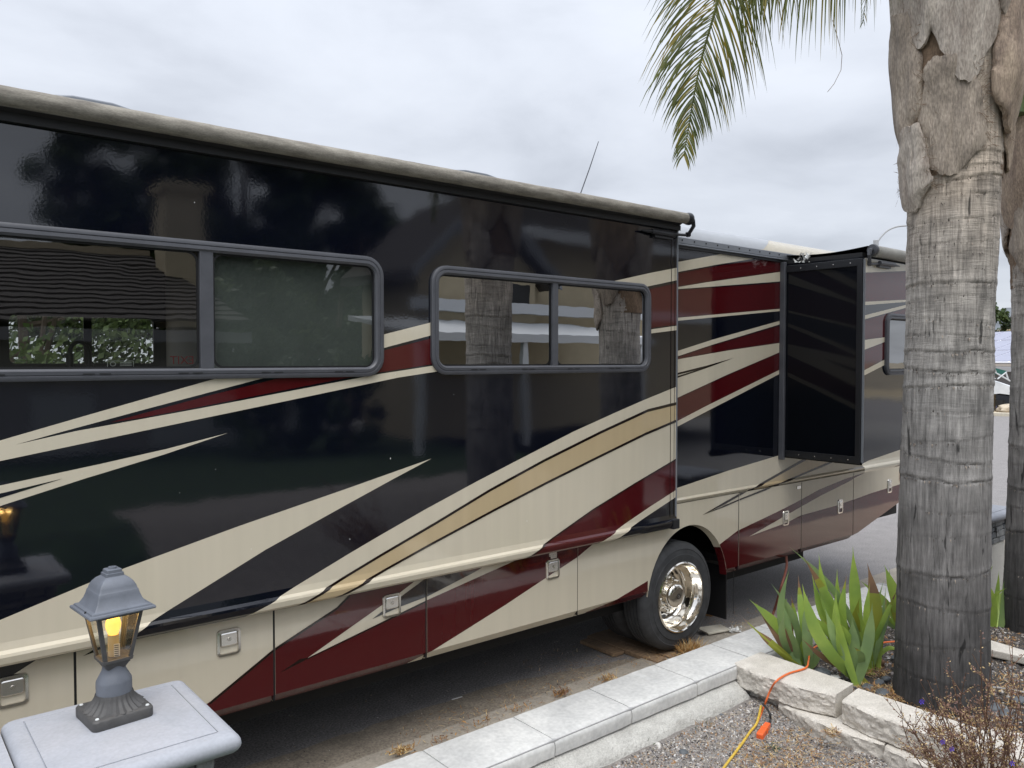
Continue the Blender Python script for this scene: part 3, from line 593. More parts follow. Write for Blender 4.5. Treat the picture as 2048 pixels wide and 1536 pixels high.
sheet('paint_stripe', apx[5:] + [(apx[-1][0], .584), (6.181, .584), (6.181, onY(1478, 1060, YW).z)], YW, SKIRT_PROF, M['maroon'], fend, lift=.0012)
clip_r(d5, 6.193, 7.238); clip_r(d6, 7.250, 8.269)
sheet('paint_stripe', [(8.281, .613), (9.358, .861), (9.396, .931), (9.396, onY(1801, 968, YW).z), (onY(1740, 987, YW).x, onY(1740, 987, YW).z), (8.281, onY(1704, 1000, YW).z)], YW, SKIRT_PROF, M['maroon'], d7, lift=.0012)
sheet('paint_stripe', [p for p in px2([(1704, 953), (1731, 945), (1704, 958)], YW)], YW, SKIRT_PROF, M['maroon'], d7, lift=.0012, xmin=8.281)
def rl(pts, par, a, b): sheet('paint_stripe', px2(pts, YW), YW, SKIRT_PROF, M['line'], par, lift=.0036, holes=gh, zmin=.584, zmax=1.2995, xmin=a, xmax=b)
tipA = [(1404, 1030), (1450, 1003), (1478, 987), (1500, 975), (1520, 968), (1478, 992), (1450, 1008)]
rl(tipA, fend, None, 6.181); rl(tipA, d5, 6.193, None)
tipB = [(1404, 1030), (1450, 1010), (1478, 998), (1530, 977), (1580, 957), (1530, 981), (1478, 1001), (1450, 1013)]
rl(tipB, fend, None, 6.181); rl(tipB, d5, 6.193, None)

# --- wheels: outer and inner dual
wc = (5.369, YW + .004, .505)
def wheel(y, label=None):
    m = MB(); Rr = .461
    pr = [(.292, .012), (.30, .0), (.33, -.006), (.36, -.006), (.362, -.002), (.40, .004), (.405, .001), (.43, .012), (.448, .028), (.458, .05)]
    tread = []
    for k in range(5):
        y0 = .055 + k * .036; tread += [(Rr, y0), (Rr, y0 + .027), (Rr - .012, y0 + .029), (Rr - .012, y0 + .034)]
    pr += tread + [(Rr - .02, .24), (.40, .255), (.29, .24), (.28, .1)]
    m.lathe([(r, h) for r, h in pr], (wc[0], y, wc[2]), 'Y', 56)
    t = m.build('tyre', M['tyre'], rv, smooth=True); return t
ty = wheel(wc[1]); ty2 = wheel(wc[1] + .30)
m = MB()
m.lathe([(.300, .004), (.298, -.010), (.288, -.016), (.279, -.010), (.272, .012), (.262, .040), (.255, .052), (.250, .085), (.244, .12), (.236, .142), (.222, .152), (.205, .150), (.185, .135), (.165, .122), (.14, .118), (.122, .116), (.118, .110), (.115, .075), (.108, .045), (.095, .030), (.07, .022), (.045, .020), (0, .020)], wc, 'Y', 56)
rim = m.build('rim', M['chrome'], rv, smooth=True)
for k in range(8):
    a = math.radians(65 + 45 * k); q = MB(); c_ = (wc[0] + .192 * math.cos(a), wc[1] + .118, wc[2] + .192 * math.sin(a)); ra = Vector((math.cos(a), 0, math.sin(a))); ta = Vector((-math.sin(a), 0, math.cos(a)))
    vs = [Vector(c_) + ta * (.026 * math.cos(i * .3927)) + ra * (.017 * math.sin(i * .3927)) + Vector((0, .017 * math.sin(i * .3927) * .75, 0)) for i in range(16)]
    if k % 2 == 0: q.add([v + Vector((0, -.003, 0)) for v in vs], [tuple(range(16))]); q.build('hand_hole', M['rustlabel'], rim)
for k in range(10):
    a = math.radians(36 * k + 10); q = MB(); q.lathe([(.013, .120), (.012, .098), (.006, .092), (0, .091)], (wc[0] + .137 * math.cos(a), wc[1], wc[2] + .137 * math.sin(a)), 'Y', 8); q.build('wheel_nut', M['chrome'], rim, smooth=True)
q = MB(); q.lathe([(.024, .0195), (.024, .0185), (.017, .0185), (.017, .0195)], wc, 'Y', 20); q.tube([(wc[0] - .009, wc[1] + .0188, wc[2] - .007), (wc[0] + .002, wc[1] + .0188, wc[2] + .009), (wc[0] - .003, wc[1] + .0188, wc[2] - .006), (wc[0] + .010, wc[1] + .0188, wc[2] + .008)], .002, 4); q.build('hub_emblem', M['rustlabel'], rim)
m = MB(); m.tube([(wc[0], wc[1] + .14, wc[2]), (wc[0], YF - .2, wc[2])], .09, 12); m.build('axle', M['under'], rv)
m = MB(); m.lathe([(.29, .0), (.46, .02), (.46, .24), (.29, .26)], (wc[0], YF - .30, wc[2]), 'Y', 32); m.build('tyre', M['tyre'], rv)
m = MB(); m.box((6.06, YW + .04, .16), (6.072, YW + .62, .64)); m.build('mud_flap', M['rubber'], rv)
m = MB(); m.tube([(6.16, YW + .03, .6), (6.165, YW + .03, .4), (6.16, YW + .03, .19)], .003, 5); m.build('ground_strap', M['cord_b'], rv)

# --- bedroom slide-out
bed = sheet('bedroom_slide_out', [(BX0, 1.505), (BX1, 1.505), (BX1, BZ1), (BX0, BZ1)], YB, BED_PROF, M['black'], rv, holes=[(7.29, 8.32, 2.41, 2.89)])
m = MB(); m.box((BX0, YB + .012, 1.585), (BX0 + .01, YW - .001, BZ1)); m.box((BX1 - .01, YB + .012, 1.585), (BX1, YW - .001, BZ1)); m.box((BX0, YB + .012, 1.575), (BX1, YW - .001, 1.584)); m.box((BX0, YB + .012, BZ1), (BX1, YW - .001, BZ1 + .012)); m.build('slide_box', M['black_end'], bed)
m = MB(); m.box((BX0 - .012, YB + .02, BZ1 - .07), (BX0 - .0005, YW - .02, BZ1 - .005)); m.box((BX0 - .012, YB + .02, 1.586), (BX0 - .0005, YW - .06, 1.65)); m.box((BX0 - .014, YB + .012, 1.586), (BX0 - .0005, YB + .06, BZ1 - .005))
m.build('end_trim', M['blackmetal'], bed, bevel=.003)
m = MB(); m.box((BX0 - .034, YW - .055, 1.555), (BX0 - .0005, YW - .0005, BZ1 + .03)); m.build('wall_seal', M['frame'], bed, bevel=.006)
for k in range(5):
    for zz_ in (1.617, BZ1 - .04):
        q = MB(); q.lathe([(.006, -.014), (.005, -.017), (0, -.018)], (BX0, YB + .12 + k * .16, zz_), 'X', 8); q.build('trim_screw', M['chrome2'], bed)
m = MB(); m.tube([(BX0 + .012, YB + .006, 1.6), (BX0 + .012, YB + .006, BZ1 - .01)], .012, 8); m.build('corner_bead', M['rail'], bed, smooth=True)
hb = [(7.29, 8.32, 2.41, 2.89)]
def sb(pts, mname, lvl=1, **kw): st(pts, mname, lvl, Y=YB, prof=BED_PROF, parent=bed, holes=hb, xmin=BX0 + .002, xmax=BX1 - .002, zmin=1.507, zmax=BZ1 - .004, **kw)
def lin(x0, y0, x1, y1, x): return y0 + (y1 - y0) * (x - x0) / (x1 - x0)
XQ = 1960
sb([(1720, 500), (XQ, 530), (XQ, lin(1731, 545, 1807, 542, XQ)), (1720, 545.5)], 'cream')
sb([(1720, 546.5), (XQ, lin(1731, 546, 1807, 543, XQ)), (XQ, lin(1731, 603, 1813, 599, XQ)), (1720, 603.6)], 'maroon')
sb([(1720, 604), (XQ, lin(1731, 603.5, 1813, 599.5, XQ)), (XQ, lin(1731, 610, 1815, 603.5, XQ)), (1720, 611)], 'cream')
sb([(1720, 633), (XQ, lin(1731, 630.4, 1815, 609, XQ)), (XQ, lin(1731, 637.7, 1815, 614.5, XQ)), (1720, 641)], 'cream')
sb([(1720, 643), (1770, 629), (1850, 607), (1850, 650), (1768, 673.6), (1720, 680)], 'maroon')
sb([(1720, 681), (1769, 674.5), (1850, 651), (1850, 662), (1769, 684), (1720, 703)], 'cream')
sb([(1720, 704), (1769, 685), (1850, 663), (1850, 690), (1769, 717), (1720, 744)], 'maroon')
sb([(1720, 745), (1769, 719), (1850, 692), (1850, 702), (1769, 730), (1720, 755)], 'cream')
sb([(1720, 930), (1736, 921.6), (1804, 898), (1900, 866), (XQ, 860), (XQ, 990), (1720, 990)], 'cream')
sb([(1778, 938), (1803, 923), (1815, 918), (1806, 928)], 'line', 2)
window(7.24, 8.37, 2.365, 2.93, YB, [(7.79, 7.82)], bed, [(7.292, 7.79, 'glass_dark'), (7.82, 8.318, 'glass_dark')], r=.09, fw_=.05) if False else None
wb = window(7.24, 8.37, 2.365, 2.93, YB, [(7.79, 7.82)], rv, [(7.292, 7.79, 'glass_dark'), (7.82, 8.318, 'glass_dark')], r=.09, fw_=.05)
m = MB(); m.add([(7.25, YB + .06, 2.37), (8.36, YB + .06, 2.37), (8.36, YB + .06, 2.92), (7.25, YB + .06, 2.92)], [(0, 1, 2, 3)]); m.build('window_blind', M['inner'], rv)

# --- slide toppers (roller awnings)
AZ = 3.642; AY = 4.09
m = MB(); n_ = 220; pts = []; rr = []
for i in range(n_ + 1):
    x_ = SX0 - .05 + (5.245 - SX0 + .05) * i / n_; pts.append((x_, AY, AZ + .003 * mnoise.noise((x_ * .8, 0, 0)))); rr.append(.0430 + .0010 * mnoise.noise((x_ * 9, 2, 0)) + .0012 * mnoise.noise((x_ * 40, 2, 0)))
m.tube(pts, rr, 20); aw = m.build('awning_roller', M['awning'], rv, smooth=True)
m = MB(); m.add([(SX0, AY + .03, AZ - .036), (5.20, AY + .03, AZ - .036), (5.20, YS + .02, 3.566), (SX0, YS + .02, 3.566)], [(0, 1, 2, 3)]); m.add([(SX0, AY + .01, AZ + .043), (5.22, AY + .01, AZ + .043), (5.22, YW + .12, 3.66), (SX0, YW + .12, 3.66)], [(0, 1, 2, 3)]); m.build('awning_skirt', M['rubber'], aw)
def topper_arm(xe, ye, ze, dirx, yface, zr, parent, mt):
    m = MB(); m.lathe([(0, .012 * dirx), (.045, .010 * dirx), (.050, .0), (.050, -.020 * dirx), (.043, -.05 * dirx)], (xe, ye, ze), 'X', 18); m.build('end_cap', mt, parent, smooth=True)
    m = MB(); x1 = xe + .045 * dirx
    m.tube([(xe + .01 * dirx, ye, ze), (x1, ye, ze - .008), (x1 + .01 * dirx, ye + .0, ze - .05), (x1 - .02 * dirx, ye + .01, ze - .095), (x1 - .035 * dirx, ye + .02, ze - .12)], [.018, .02, .017, .015, .017], 8)
    m.tube([(x1 - .01 * dirx, ye + .02, ze - .125), (x1 - .30 * dirx, yface - .035, zr)], .011, 8); m.tube([(x1 - .17 * dirx, yface - .035, zr), (x1 - .45 * dirx, yface - .035, zr + .003)], .020, 8); m.tube([(x1 - .44 * dirx, yface - .035, zr + .003), (x1 - .56 * dirx, yface - .032, zr)], [.016, .006], 8)
    m.box((min(x1 - .18 * dirx, x1 - .40 * dirx), yface - .03, zr - .035), (max(x1 - .18 * dirx, x1 - .40 * dirx), yface - .001, zr - .005)); m.lathe([(.022, -.012), (.022, .012), (0, .013)], (x1 - .035 * dirx, ye + .02, ze - .12), 'Y', 10)
    m.build('support_arm', mt, parent, smooth=True)
topper_arm(5.25, AY, AZ, 1, YS, 3.505, aw, M['blackmetal'])
AY2, AZ2 = YB - .03, 3.462
m = MB(); m.tube([(6.96, AY2, AZ2), (8.8, AY2, AZ2)], .052, 18); aw2 = m.build('awning_roller', M['awning2'], rv, smooth=True)
topper_arm(6.93, AY2, AZ2 + .01, -1, YB, 3.365, aw2, M['frame'])
m = MB(); nn = 14; vs = []; fs = []
for i in range(nn + 1):
    t_ = i / nn; y_ = AY2 + .03 + (YW - AY2 - .03) * t_; z_ = AZ2 + .045 + (3.505 - AZ2 - .045) * t_ - .025 * math.sin(math.pi * t_)
    vs += [(6.905, y_, z_), (8.8, y_, z_), (6.905, y_, z_ - .004), (8.8, y_, z_ - .004)]
for i in range(nn): a = i * 4; fs += [(a, a + 1, a + 5, a + 4), (a + 2, a + 6, a + 7, a + 3), (a, a + 4, a + 6, a + 2)]
m.add(vs, fs); m.build('awning_sheet', M['rubber'], aw2)
m = MB(); m.box((BX0 + .02, YB + .03, BZ1 + .0125), (BX1 - .02, YW - .01, BZ1 + .05)); m.build('slide_roof', M['rubber'], bed)
m = MB()
for k in range(26):
    p = Vector((BX0 - .02 + R.uniform(-.02, .03), YW - .16 - R.uniform(0, .14), 3.44 + R.uniform(-.03, .05))); q = [p + Vector((R.uniform(-.02, .02), R.uniform(-.03, .03), R.uniform(-.025, .025))) for _ in range(3)]; m.add(q, [(0, 1, 2)])
m.build('torn_seal', M['white'], bed)
# --- roof furniture
def roofpt(x, y, Y): return onY(x, y, Y)
def lid(x0, x1, y0, y1, z0, z1, name, mt):
    m = MB(); m.box((x0, y0, z0 - .12), (x1, y1, z1 - .02)); m.prism([(x0 - .05, y0 - .03, z1 - .022), (x1 + .05, y0 - .03, z1 - .022), ((x0 + x1) / 2 + .1, y0 - .03, z1 + .02), ((x0 + x1) / 2 - .1, y0 - .03, z1 + .02)], (0, y1 - y0 + .06, 0)); return m.build(name, mt, rv, bevel=.008)
p0, p1 = onY(60, 186, 4.95), onY(297, 228, 4.95); lid(p0.x, p1.x, 4.95, 5.6, 3.70, p0.z + .004, 'roof_vent', M['rail'])
p0, p1 = onY(872, 338, 4.95), onY(1020, 363, 4.95); lid(p0.x, p1.x, 4.95, 5.6, 3.70, p0.z + .008, 'roof_vent', M['rail'])
a, b = onY(1160, 390, 5.2), onY(1197, 283, 5.2)
m = MB(); m.tube([a - Vector((0, 0, .15)), a, (a + b) / 2 + Vector((.004, 0, 0)), b], [.007, .0055, .005, .0035], 5); m.lathe([(.03, 0), (.025, .05), (.008, .09)], (a.x - .01, a.y, 3.70), 'Z', 10); m.build('whip_antenna', M['frame'], rv)
c0, c1 = onY(1395, 452, 5.1), onY(1452, 468, 5.1)
m = MB(); n_ = 12; cx_ = (c0.x + c1.x) / 2 + .1
for_l = [(.38 * math.cos(i * math.pi / 24), .0 + (c0.z - 3.70 + .005) * math.sin(i * math.pi / 24)) for i in range(13)]
m.lathe(for_l, (cx_, 5.35, 3.70), 'Z', 24); m.build('roof_dome', mat('yellowed_plastic', (0.72, 0.68, 0.45), 0.4), rv, smooth=True)
# front: windscreen and lamps so that the vehicle is whole
m = MB(); m.box((XF - .012, YW + .18, 1.55), (XF - .002, YF - .18, 3.0)); m.build('windscreen', M['glass_dark'], rv, bevel=.004)
m = MB(); m.box((XF - .10, YW + .05, .55), (XF - .002, YF - .05, .95)); m.build('bumper', M['cream'], rv, bevel=.03)
for y_ in (YW + .35, YF - .35):
    m = MB(); m.lathe([(.0, -.03), (.07, -.025), (.10, -.004)], (XF, y_, 1.2), 'X', 16); m.build('headlight', M['chrome'], rv, smooth=True)
m = MB(); m.lathe([(.29, .0), (.46, .02), (.46, .24), (.29, .26)], (XF + 1.1, YW + .02, .5), 'Y', 32); m.build('tyre', M['tyre'], rv)

# ================================================================== LOW WALL WITH COPING
CZ = .57; CY0, CY1 = 2.956, 3.300
rw = empty('garden_wall', (4.5, 3.13, 0), 'low pale concrete wall with coping slabs in front of the motorhome', 'wall')
m = MB(); m.box((-3, 2.99, 0.0), (7.05, 3.262, .481)); m.build('wall_core', M['stucco'], rw)
m = MB(); n_ = 120; vs = []; fs = []
for i in range(n_ + 1):
    x_ = -3 + 7.30 * i / n_; j1, j2, j3 = (.012 * mnoise.noise((x_ * 4, k, 1)) + .006 * mnoise.noise((x_ * 14, k, 1)) for k in (1, 5, 9))
    for (y_, z_) in ((2.989, .476), (2.975, .472 + j1 * .2), (2.945 + j2, .455 + j1 * .6), (2.885 + j2, .428 + j3), (2.855 + j3, .39 + j1), (2.845 + j3, .25)): vs.append((x_, y_, z_))
for i in range(n_):
    for k in range(5): a = i * 6 + k; fs.append((a, a + 6, a + 7, a + 1))
m.add(vs, fs); m.build('footing', M['footing'], rw, smooth=True)
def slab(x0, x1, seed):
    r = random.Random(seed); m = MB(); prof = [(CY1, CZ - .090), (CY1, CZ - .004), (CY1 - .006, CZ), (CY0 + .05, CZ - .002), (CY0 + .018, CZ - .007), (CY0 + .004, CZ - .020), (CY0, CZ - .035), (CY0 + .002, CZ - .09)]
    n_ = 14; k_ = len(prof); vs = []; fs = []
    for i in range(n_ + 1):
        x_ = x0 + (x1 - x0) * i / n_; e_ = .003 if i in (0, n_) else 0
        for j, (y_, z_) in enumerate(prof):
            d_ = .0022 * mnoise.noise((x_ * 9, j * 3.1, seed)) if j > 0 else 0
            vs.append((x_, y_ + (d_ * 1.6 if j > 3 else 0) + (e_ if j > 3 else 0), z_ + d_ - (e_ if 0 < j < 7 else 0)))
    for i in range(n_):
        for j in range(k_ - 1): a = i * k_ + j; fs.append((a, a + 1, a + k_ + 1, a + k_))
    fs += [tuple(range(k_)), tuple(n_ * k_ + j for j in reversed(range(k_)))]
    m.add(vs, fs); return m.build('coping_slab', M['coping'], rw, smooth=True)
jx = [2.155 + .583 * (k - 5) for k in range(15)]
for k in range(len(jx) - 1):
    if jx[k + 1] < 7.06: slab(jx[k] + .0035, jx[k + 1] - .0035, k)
m = MB(); m.box((jx[0], CY0 + .010, CZ - .088), (6.9, CY1 - .006, CZ - .009)); m.build('joint_mortar', M['joint'], rw)
# pale edging board half buried in the gravel
a, b = onZ(1284, 1498, .36), onZ(1425, 1417, .365)
d_ = (b - a).normalized(); nn_ = Vector((-d_.y, d_.x, 0)) * .016
m = MB(); q = [a - nn_, b - nn_, b + nn_, a + nn_]; m.prism([tuple(p - Vector((0, 0, .07))) for p in q], (0, 0, .075)); tag(m.build('edging_board', mat('bleached_board', (.50, .46, .40), .9, var=.2, vscale=20, bump=.4)), 'narrow bleached edging board half buried in gravel beside wall', 'board')

# ================================================================== GATE PILLARS
def pillar(x0, x1, y0, y1, zt, label, detail=True):
    cx_, cy_ = (x0 + x1) / 2, (y0 + y1) / 2
    p = empty('gate_pillar', (cx_, cy_, 0), label, 'pillar', 'stone pillars on the garden wall')
    # cap: bullnose rim, thin groove, flat hipped top made of four mitred faces
    m = MB(); th = .068; n_ = 10; loops = []
    for k in range(n_ + 1):
        a = math.radians(-90 + 180 * k / n_); loops.append((.034 - .034 * math.cos(a), zt - th / 2 + th / 2 * math.sin(a) - .012))
    loops += [(.060, zt - .0118), (.0605, zt - .0155), (.064, zt - .0155), (.0645, zt - .0105)]
    vs = []; fs = []
    for o_, z_ in loops:
        for q in rrect(x0 + o_, x1 - o_, y0 + o_, y1 - o_, .022 if o_ < .05 else .004, 3): vs.append((q[0], q[1], z_))
    c_ = len(vs) // len(loops)
    for i in range(len(loops) - 1):
        for j in range(c_): fs.append((i * c_ + j, i * c_ + (j + 1) % c_, (i + 1) * c_ + (j + 1) % c_, (i + 1) * c_ + j))
    m.add(vs, fs); cap = m.build('cap', M['pcap'], p, smooth=True)
    m = MB(); o_ = .0645; cs_ = [(x0 + o_, y0 + o_), (x1 - o_, y0 + o_), (x1 - o_, y1 - o_), (x0 + o_, y1 - o_)]; cc = Vector((cx_, cy_, 0)); inn = [(Vector((*c, 0)).lerp(cc, .55)) for c in cs_]
    m.add([(*c, zt - .0105) for c in cs_] + [(c.x, c.y, zt + .0) for c in inn], [(0, 1, 5, 4), (1, 2, 6, 5), (2, 3, 7, 6), (3, 0, 4, 7), (4, 5, 6, 7)]); m.build('cap_top', M['pcap'], cap)
    # ledger stones below the cap, as a band of separate pieces
    bx0, bx1, by0, by1 = x0 + .075, x1 - .075, y0 + .075, y1 - .075; zb = zt - .085; r = random.Random(int(x0 * 100))
    m = MB(); m.box((bx0 + .03, by0 + .03, 0), (bx1 - .03, by1 - .03, zb - .002)); m.build('core', M['stucco'], p)
    for f in range(4):
        z_ = zb
        for row in range(4):
            hh = (.055, .038, .06, .045)[row]; z0 = z_ - hh; z_ = z0; t_ = 0; Lf = (bx1 - bx0) if f % 2 == 0 else (by1 - by0)
            while t_ < Lf - .01:
                wd = min(r.uniform(.07, .17), Lf - t_);
                if Lf - t_ - wd < .04: wd = Lf - t_
                pr = r.uniform(.0, .022); q = MB(); g = .003
                if f == 0: a, b = (bx0 + t_ + g, by0 - pr, z0 + g), (bx0 + t_ + wd - g, by0 + .031, z0 + hh - g)
                elif f == 2: a, b = (bx0 + t_ + g, by1 - .031, z0 + g), (bx0 + t_ + wd - g, by1 + pr, z0 + hh - g)
                elif f == 1: a, b = (bx1 - .031, by0 + t_ + g, z0 + g), (bx1 + pr, by0 + t_ + wd - g, z0 + hh - g)
                else: a, b = (bx0 - pr, by0 + t_ + g, z0 + g), (bx0 + .031, by0 + t_ + wd - g, z0 + hh - g)
                q.box(a, b); q.build('ledger_stone', r.choice(M['stone']), p, bevel=.006); t_ += wd
    m = MB(); m.box((bx0 + .012, by0 + .012, 0.0), (bx1 - .012, by1 - .012, z_ - .004)); m.build('stucco_shaft', M['stucco'], p, bevel=.02)
    return p
PZ = 1.265
PC = PZ + .02
pillar(.372, .978, 2.565, 3.188, PC, 'grey capped stone pillar carrying the lit lantern')
pillar(7.00, 7.64, 2.445, 3.09, PZ, 'grey capped stone pillar behind the near palm trunk')
# the next cap slab left of the lantern's pillar (wall top running out of the picture)
m = MB(); m.prism([(-3, 2.57, PZ - .08), (-3, 2.545, PZ - .05), (-3, 2.55, PZ - .016), (-3, 2.59, PZ - .012), (-3, 3.13, PZ - .012), (-3, 3.165, PZ - .016), (-3, 3.17, PZ - .05), (-3, 3.15, PZ - .08)], (3.366, 0, 0)); cw = m.build('capped_wall', M['pcap'], None, smooth=True)
tag(cw, 'blue grey capped wall running left from the lantern pillar', 'wall')
m = MB(); m.box((-3, 2.62, 0), (.36, 3.10, PZ - .0805)); m.build('wall_body', M['stucco'], cw)

# ================================================================== LANTERN
lc = onZ(229, 1431, PC); LZ = PC - .0005
c1_, c2_ = onZ(175.5, 1465, PZ), onZ(304, 1426, PZ); la = math.atan2(c2_.y - c1_.y, c2_.x - c1_.x)
LR = Matrix.Rotation(la, 4, 'Z')
lan = empty('post_lantern', (lc.x, lc.y, LZ), 'grey metal post lantern glowing amber on its pillar cap', 'lantern')
def LP(x, y, z): v = LR @ Vector((x, y, 0)); return (lc.x + v.x, lc.y + v.y, LZ + z)
def sqloop(mb, levels, closed_top=True, r=.0, nseg=1):
    vs = []; fs = []
    base = [(1, 1), (-1, 1), (-1, -1), (1, -1)]
    if r: 
        pts = lambda s: rrect(-s, s, -s, s, min(r, s * .6), 3)
    else: pts = lambda s: [(s * a, s * b) for a, b in base]
    n_ = len(pts(.1))
    for s_, z in levels: vs += [LP(a, b, z) for a, b in pts(s_)]
    for i in range(len(levels) - 1):
        for j in range(n_): fs.append((i * n_ + j, i * n_ + (j + 1) % n_, (i + 1) * n_ + (j + 1) % n_, (i + 1) * n_ + j))
    fs.append(tuple((len(levels) - 1) * n_ + j for j in range(n_))); fs.append(tuple(reversed(range(n_)))); mb.add(vs, fs); return mb
m = MB(); sqloop(m, [(.112, 0), (.114, .006), (.114, .030), (.110, .036), (.104, .038)], r=.022); m.build('base_plate', M['lantern_dark'], lan, smooth=True)
m = MB(); vs = []; fs = []; n_ = 96
for k in range(9):
    t_ = k / 8; z = .038 + .050 * t_; r0 = .067 + .036 * (1 - t_) ** 2.2
    for j in range(n_): a = 6.28319 * j / n_; rr_ = r0 * (1 + (.085 * (1 - t_) + .03) * (.5 + .5 * math.cos(24 * a)) * (1 if t_ < 1 else 0)); vs.append(LP(rr_ * math.cos(a), rr_ * math.sin(a), z))
for k in range(8):
    for j in range(n_): fs.append((k * n_ + j, k * n_ + (j + 1) % n_, (k + 1) * n_ + (j + 1) % n_, (k + 1) * n_ + j))
m.add(vs, fs); m.build('fluted_flare', M['lantern_dark'], lan, smooth=True)
m = MB(); m.lathe([(.058, .05), (.0655, .052), (.0655, .125), (.064, .132), (.052, .152), (.044, .166), (.041, .180), (.041, .20), (0, .20)], (lc.x, lc.y, LZ), 'Z', 40); m.build('post_sleeve', M['lantern'], lan, smooth=True)
for a, z in ((-.35, .072), (3.5, .07)):
    q = MB(); d_ = Vector((math.cos(a - .6), math.sin(a - .6), 0)); c_ = Vector((lc.x, lc.y, LZ + z)) + d_ * .066; q.tube([c_, c_ + d_ * .004], .0065, 12); q.build('set_screw', M['screw'], lan)
for a, b in ((1, 1), (-1, 1), (1, -1), (-1, -1)):
    q = MB(); c_ = Vector(LP(a * .093, b * .093, .038)); q.lathe([(.0075, 0), (.006, .003), (0, .0036)], c_, 'Z', 10); q.build('plate_screw', M['screw'], lan)
m = MB(); sqloop(m, [(.030, .172), (.036, .176), (.046, .192), (.049, .194), (.049, .200), (.056, .202), (.058, .212), (.052, .214)], r=.008); m.build('cage_cup', M['lantern_dark'], lan, smooth=True)
G0, G1, gz0, gz1 = .054, .086, .212, .378
for a, b in ((1, 1), (-1, 1), (-1, -1), (1, -1)):
    q = MB(); w_ = .0075
    lo = [(a * G0, b * G0), (a * (G0 - 2 * w_), b * G0), (a * (G0 - 2 * w_), b * (G0 - .006)), (a * (G0 - .006), b * (G0 - .006)), (a * (G0 - .006), b * (G0 - 2 * w_)), (a * G0, b * (G0 - 2 * w_))]
    hi = [(x + a * (G1 - G0), y + b * (G1 - G0)) for x, y in lo]
    q.add([LP(x, y, gz0) for x, y in lo] + [LP(x, y, gz1) for x, y in hi], [(i, (i + 1) % 6, 6 + (i + 1) % 6, 6 + i) for i in range(6)]); q.build('cage_bar', M['lantern_dark'], lan)
for k in range(4):
    q = MB(); R4 = Matrix.Rotation(k * math.pi / 2, 3, 'Z'); pts = [R4 @ Vector(v) for v in ((-G0 + .01, -G0 + .004, gz0), (G0 - .01, -G0 + .004, gz0), (G1 - .01, -G1 + .004, gz1), (-G1 + .01, -G1 + .004, gz1))]
    q.add([LP(*v) for v in pts], [(0, 1, 2, 3)]); q.build('glass_pane', M['lampglass'], lan)
    q = MB(); pts = [R4 @ Vector(v) for v in ((-G1 + .008, -G1 + .0, gz1 - .012), (G1 - .008, -G1 + .0, gz1 - .012), (G1 - .006, -G1 - .001, gz1 + .002), (-G1 + .006, -G1 - .001, gz1 + .002))]; q.add([LP(*v) for v in pts], [(0, 1, 2, 3)]); q.build('top_bar', M['lantern_dark'], lan)
m = MB(); sqloop(m, [(.092, .376), (.121, .380), (.123, .384), (.121, .389), (.112, .391), (.110, .396), (.098, .398), (.096, .400), (.084, .418), (.077, .436), (.074, .448), (.0725, .450), (.071, .4515), (.068, .462), (.060, .476), (.048, .488), (.036, .495), (.034, .496), (.033, .506), (.0285, .507), (.0275, .517), (.024, .519)], r=.004); m.build('roof_cap', M['lantern'], lan, smooth=True)
q = MB(); q.lathe([(.016, 0), (.015, .006), (.008, .007), (.007, .003), (0, .003)], LP(0, 0, .519), 'Z', 14); q.build('finial_cup', M['lantern'], lan, smooth=True)
for a, b in ((-1, -.2), (1, .2)):
    q = MB(); q.lathe([(.005, 0), (.004, .006), (0, .007)], LP(a * .112, b * .2, .390), 'Z', 8); q.build('roof_screw', M['rubber'], lan)
m = MB(); m.lathe([(.020, .214), (.021, .285), (.021, .287), (0, .287)], (lc.x, lc.y, LZ), 'Z', 20); m.build('socket', mat('socket_cream', (.6, .5, .3), .6), lan, smooth=True)
m = MB(); m.lathe([(.014, .285), (.020, .292), (.028, .312), (.029, .326), (.024, .342), (.014, .352), (.006, .366), (0, .370)], (lc.x, lc.y, LZ), 'Z', 24); m.build('bulb', M['bulb'], lan, smooth=True)
m = MB(); m.tube([(lc.x + .012 * math.cos(i * .9) - .01, lc.y - .0, LZ + .318 + .008 * math.sin(i * 1.9)) for i in range(8)], .004, 5); m.build('filament', M['filament'], lan)
fv = (Vector((0, 0, 0)) - Vector((lc.x, lc.y, 0))).normalized(); rv_ = Vector((-fv.y, fv.x, 0))
m = MB(); c_ = Vector((lc.x, lc.y, LZ + .235)) + fv * .023 + rv_ * .012; vs = [c_ + rv_ * a + Vector((0, 0, b)) for a, b in ((-.011, -.024), (.011, -.024), (.011, .024), (-.011, .024))]; m.add(vs, [(0, 1, 2, 3)]); lb = m.build('bulb_label', M['white'], lan)
m = MB()
for k in range(6):
    z = -.018 + k * .007; vs = [c_ + fv * .0012 + rv_ * a + Vector((0, 0, b)) for a, b in ((-.009, z), (.007, z), (.007, z + .0025), (-.009, z + .0025))]; m.add(vs, [(0, 1, 2, 3)])
m.build('label_print', M['rubber'], lb)
pl = bpy.data.lights.new('lantern_glow', 'POINT'); pl.energy = 1.6; pl.color = (1, .6, .2); pl.shadow_soft_size = .03; lan.scale = (.86, .86, .98); po = bpy.data.objects.new('lantern_glow', pl); COL.objects.link(po); po.parent = lan; po.location = (0, 0, .36)

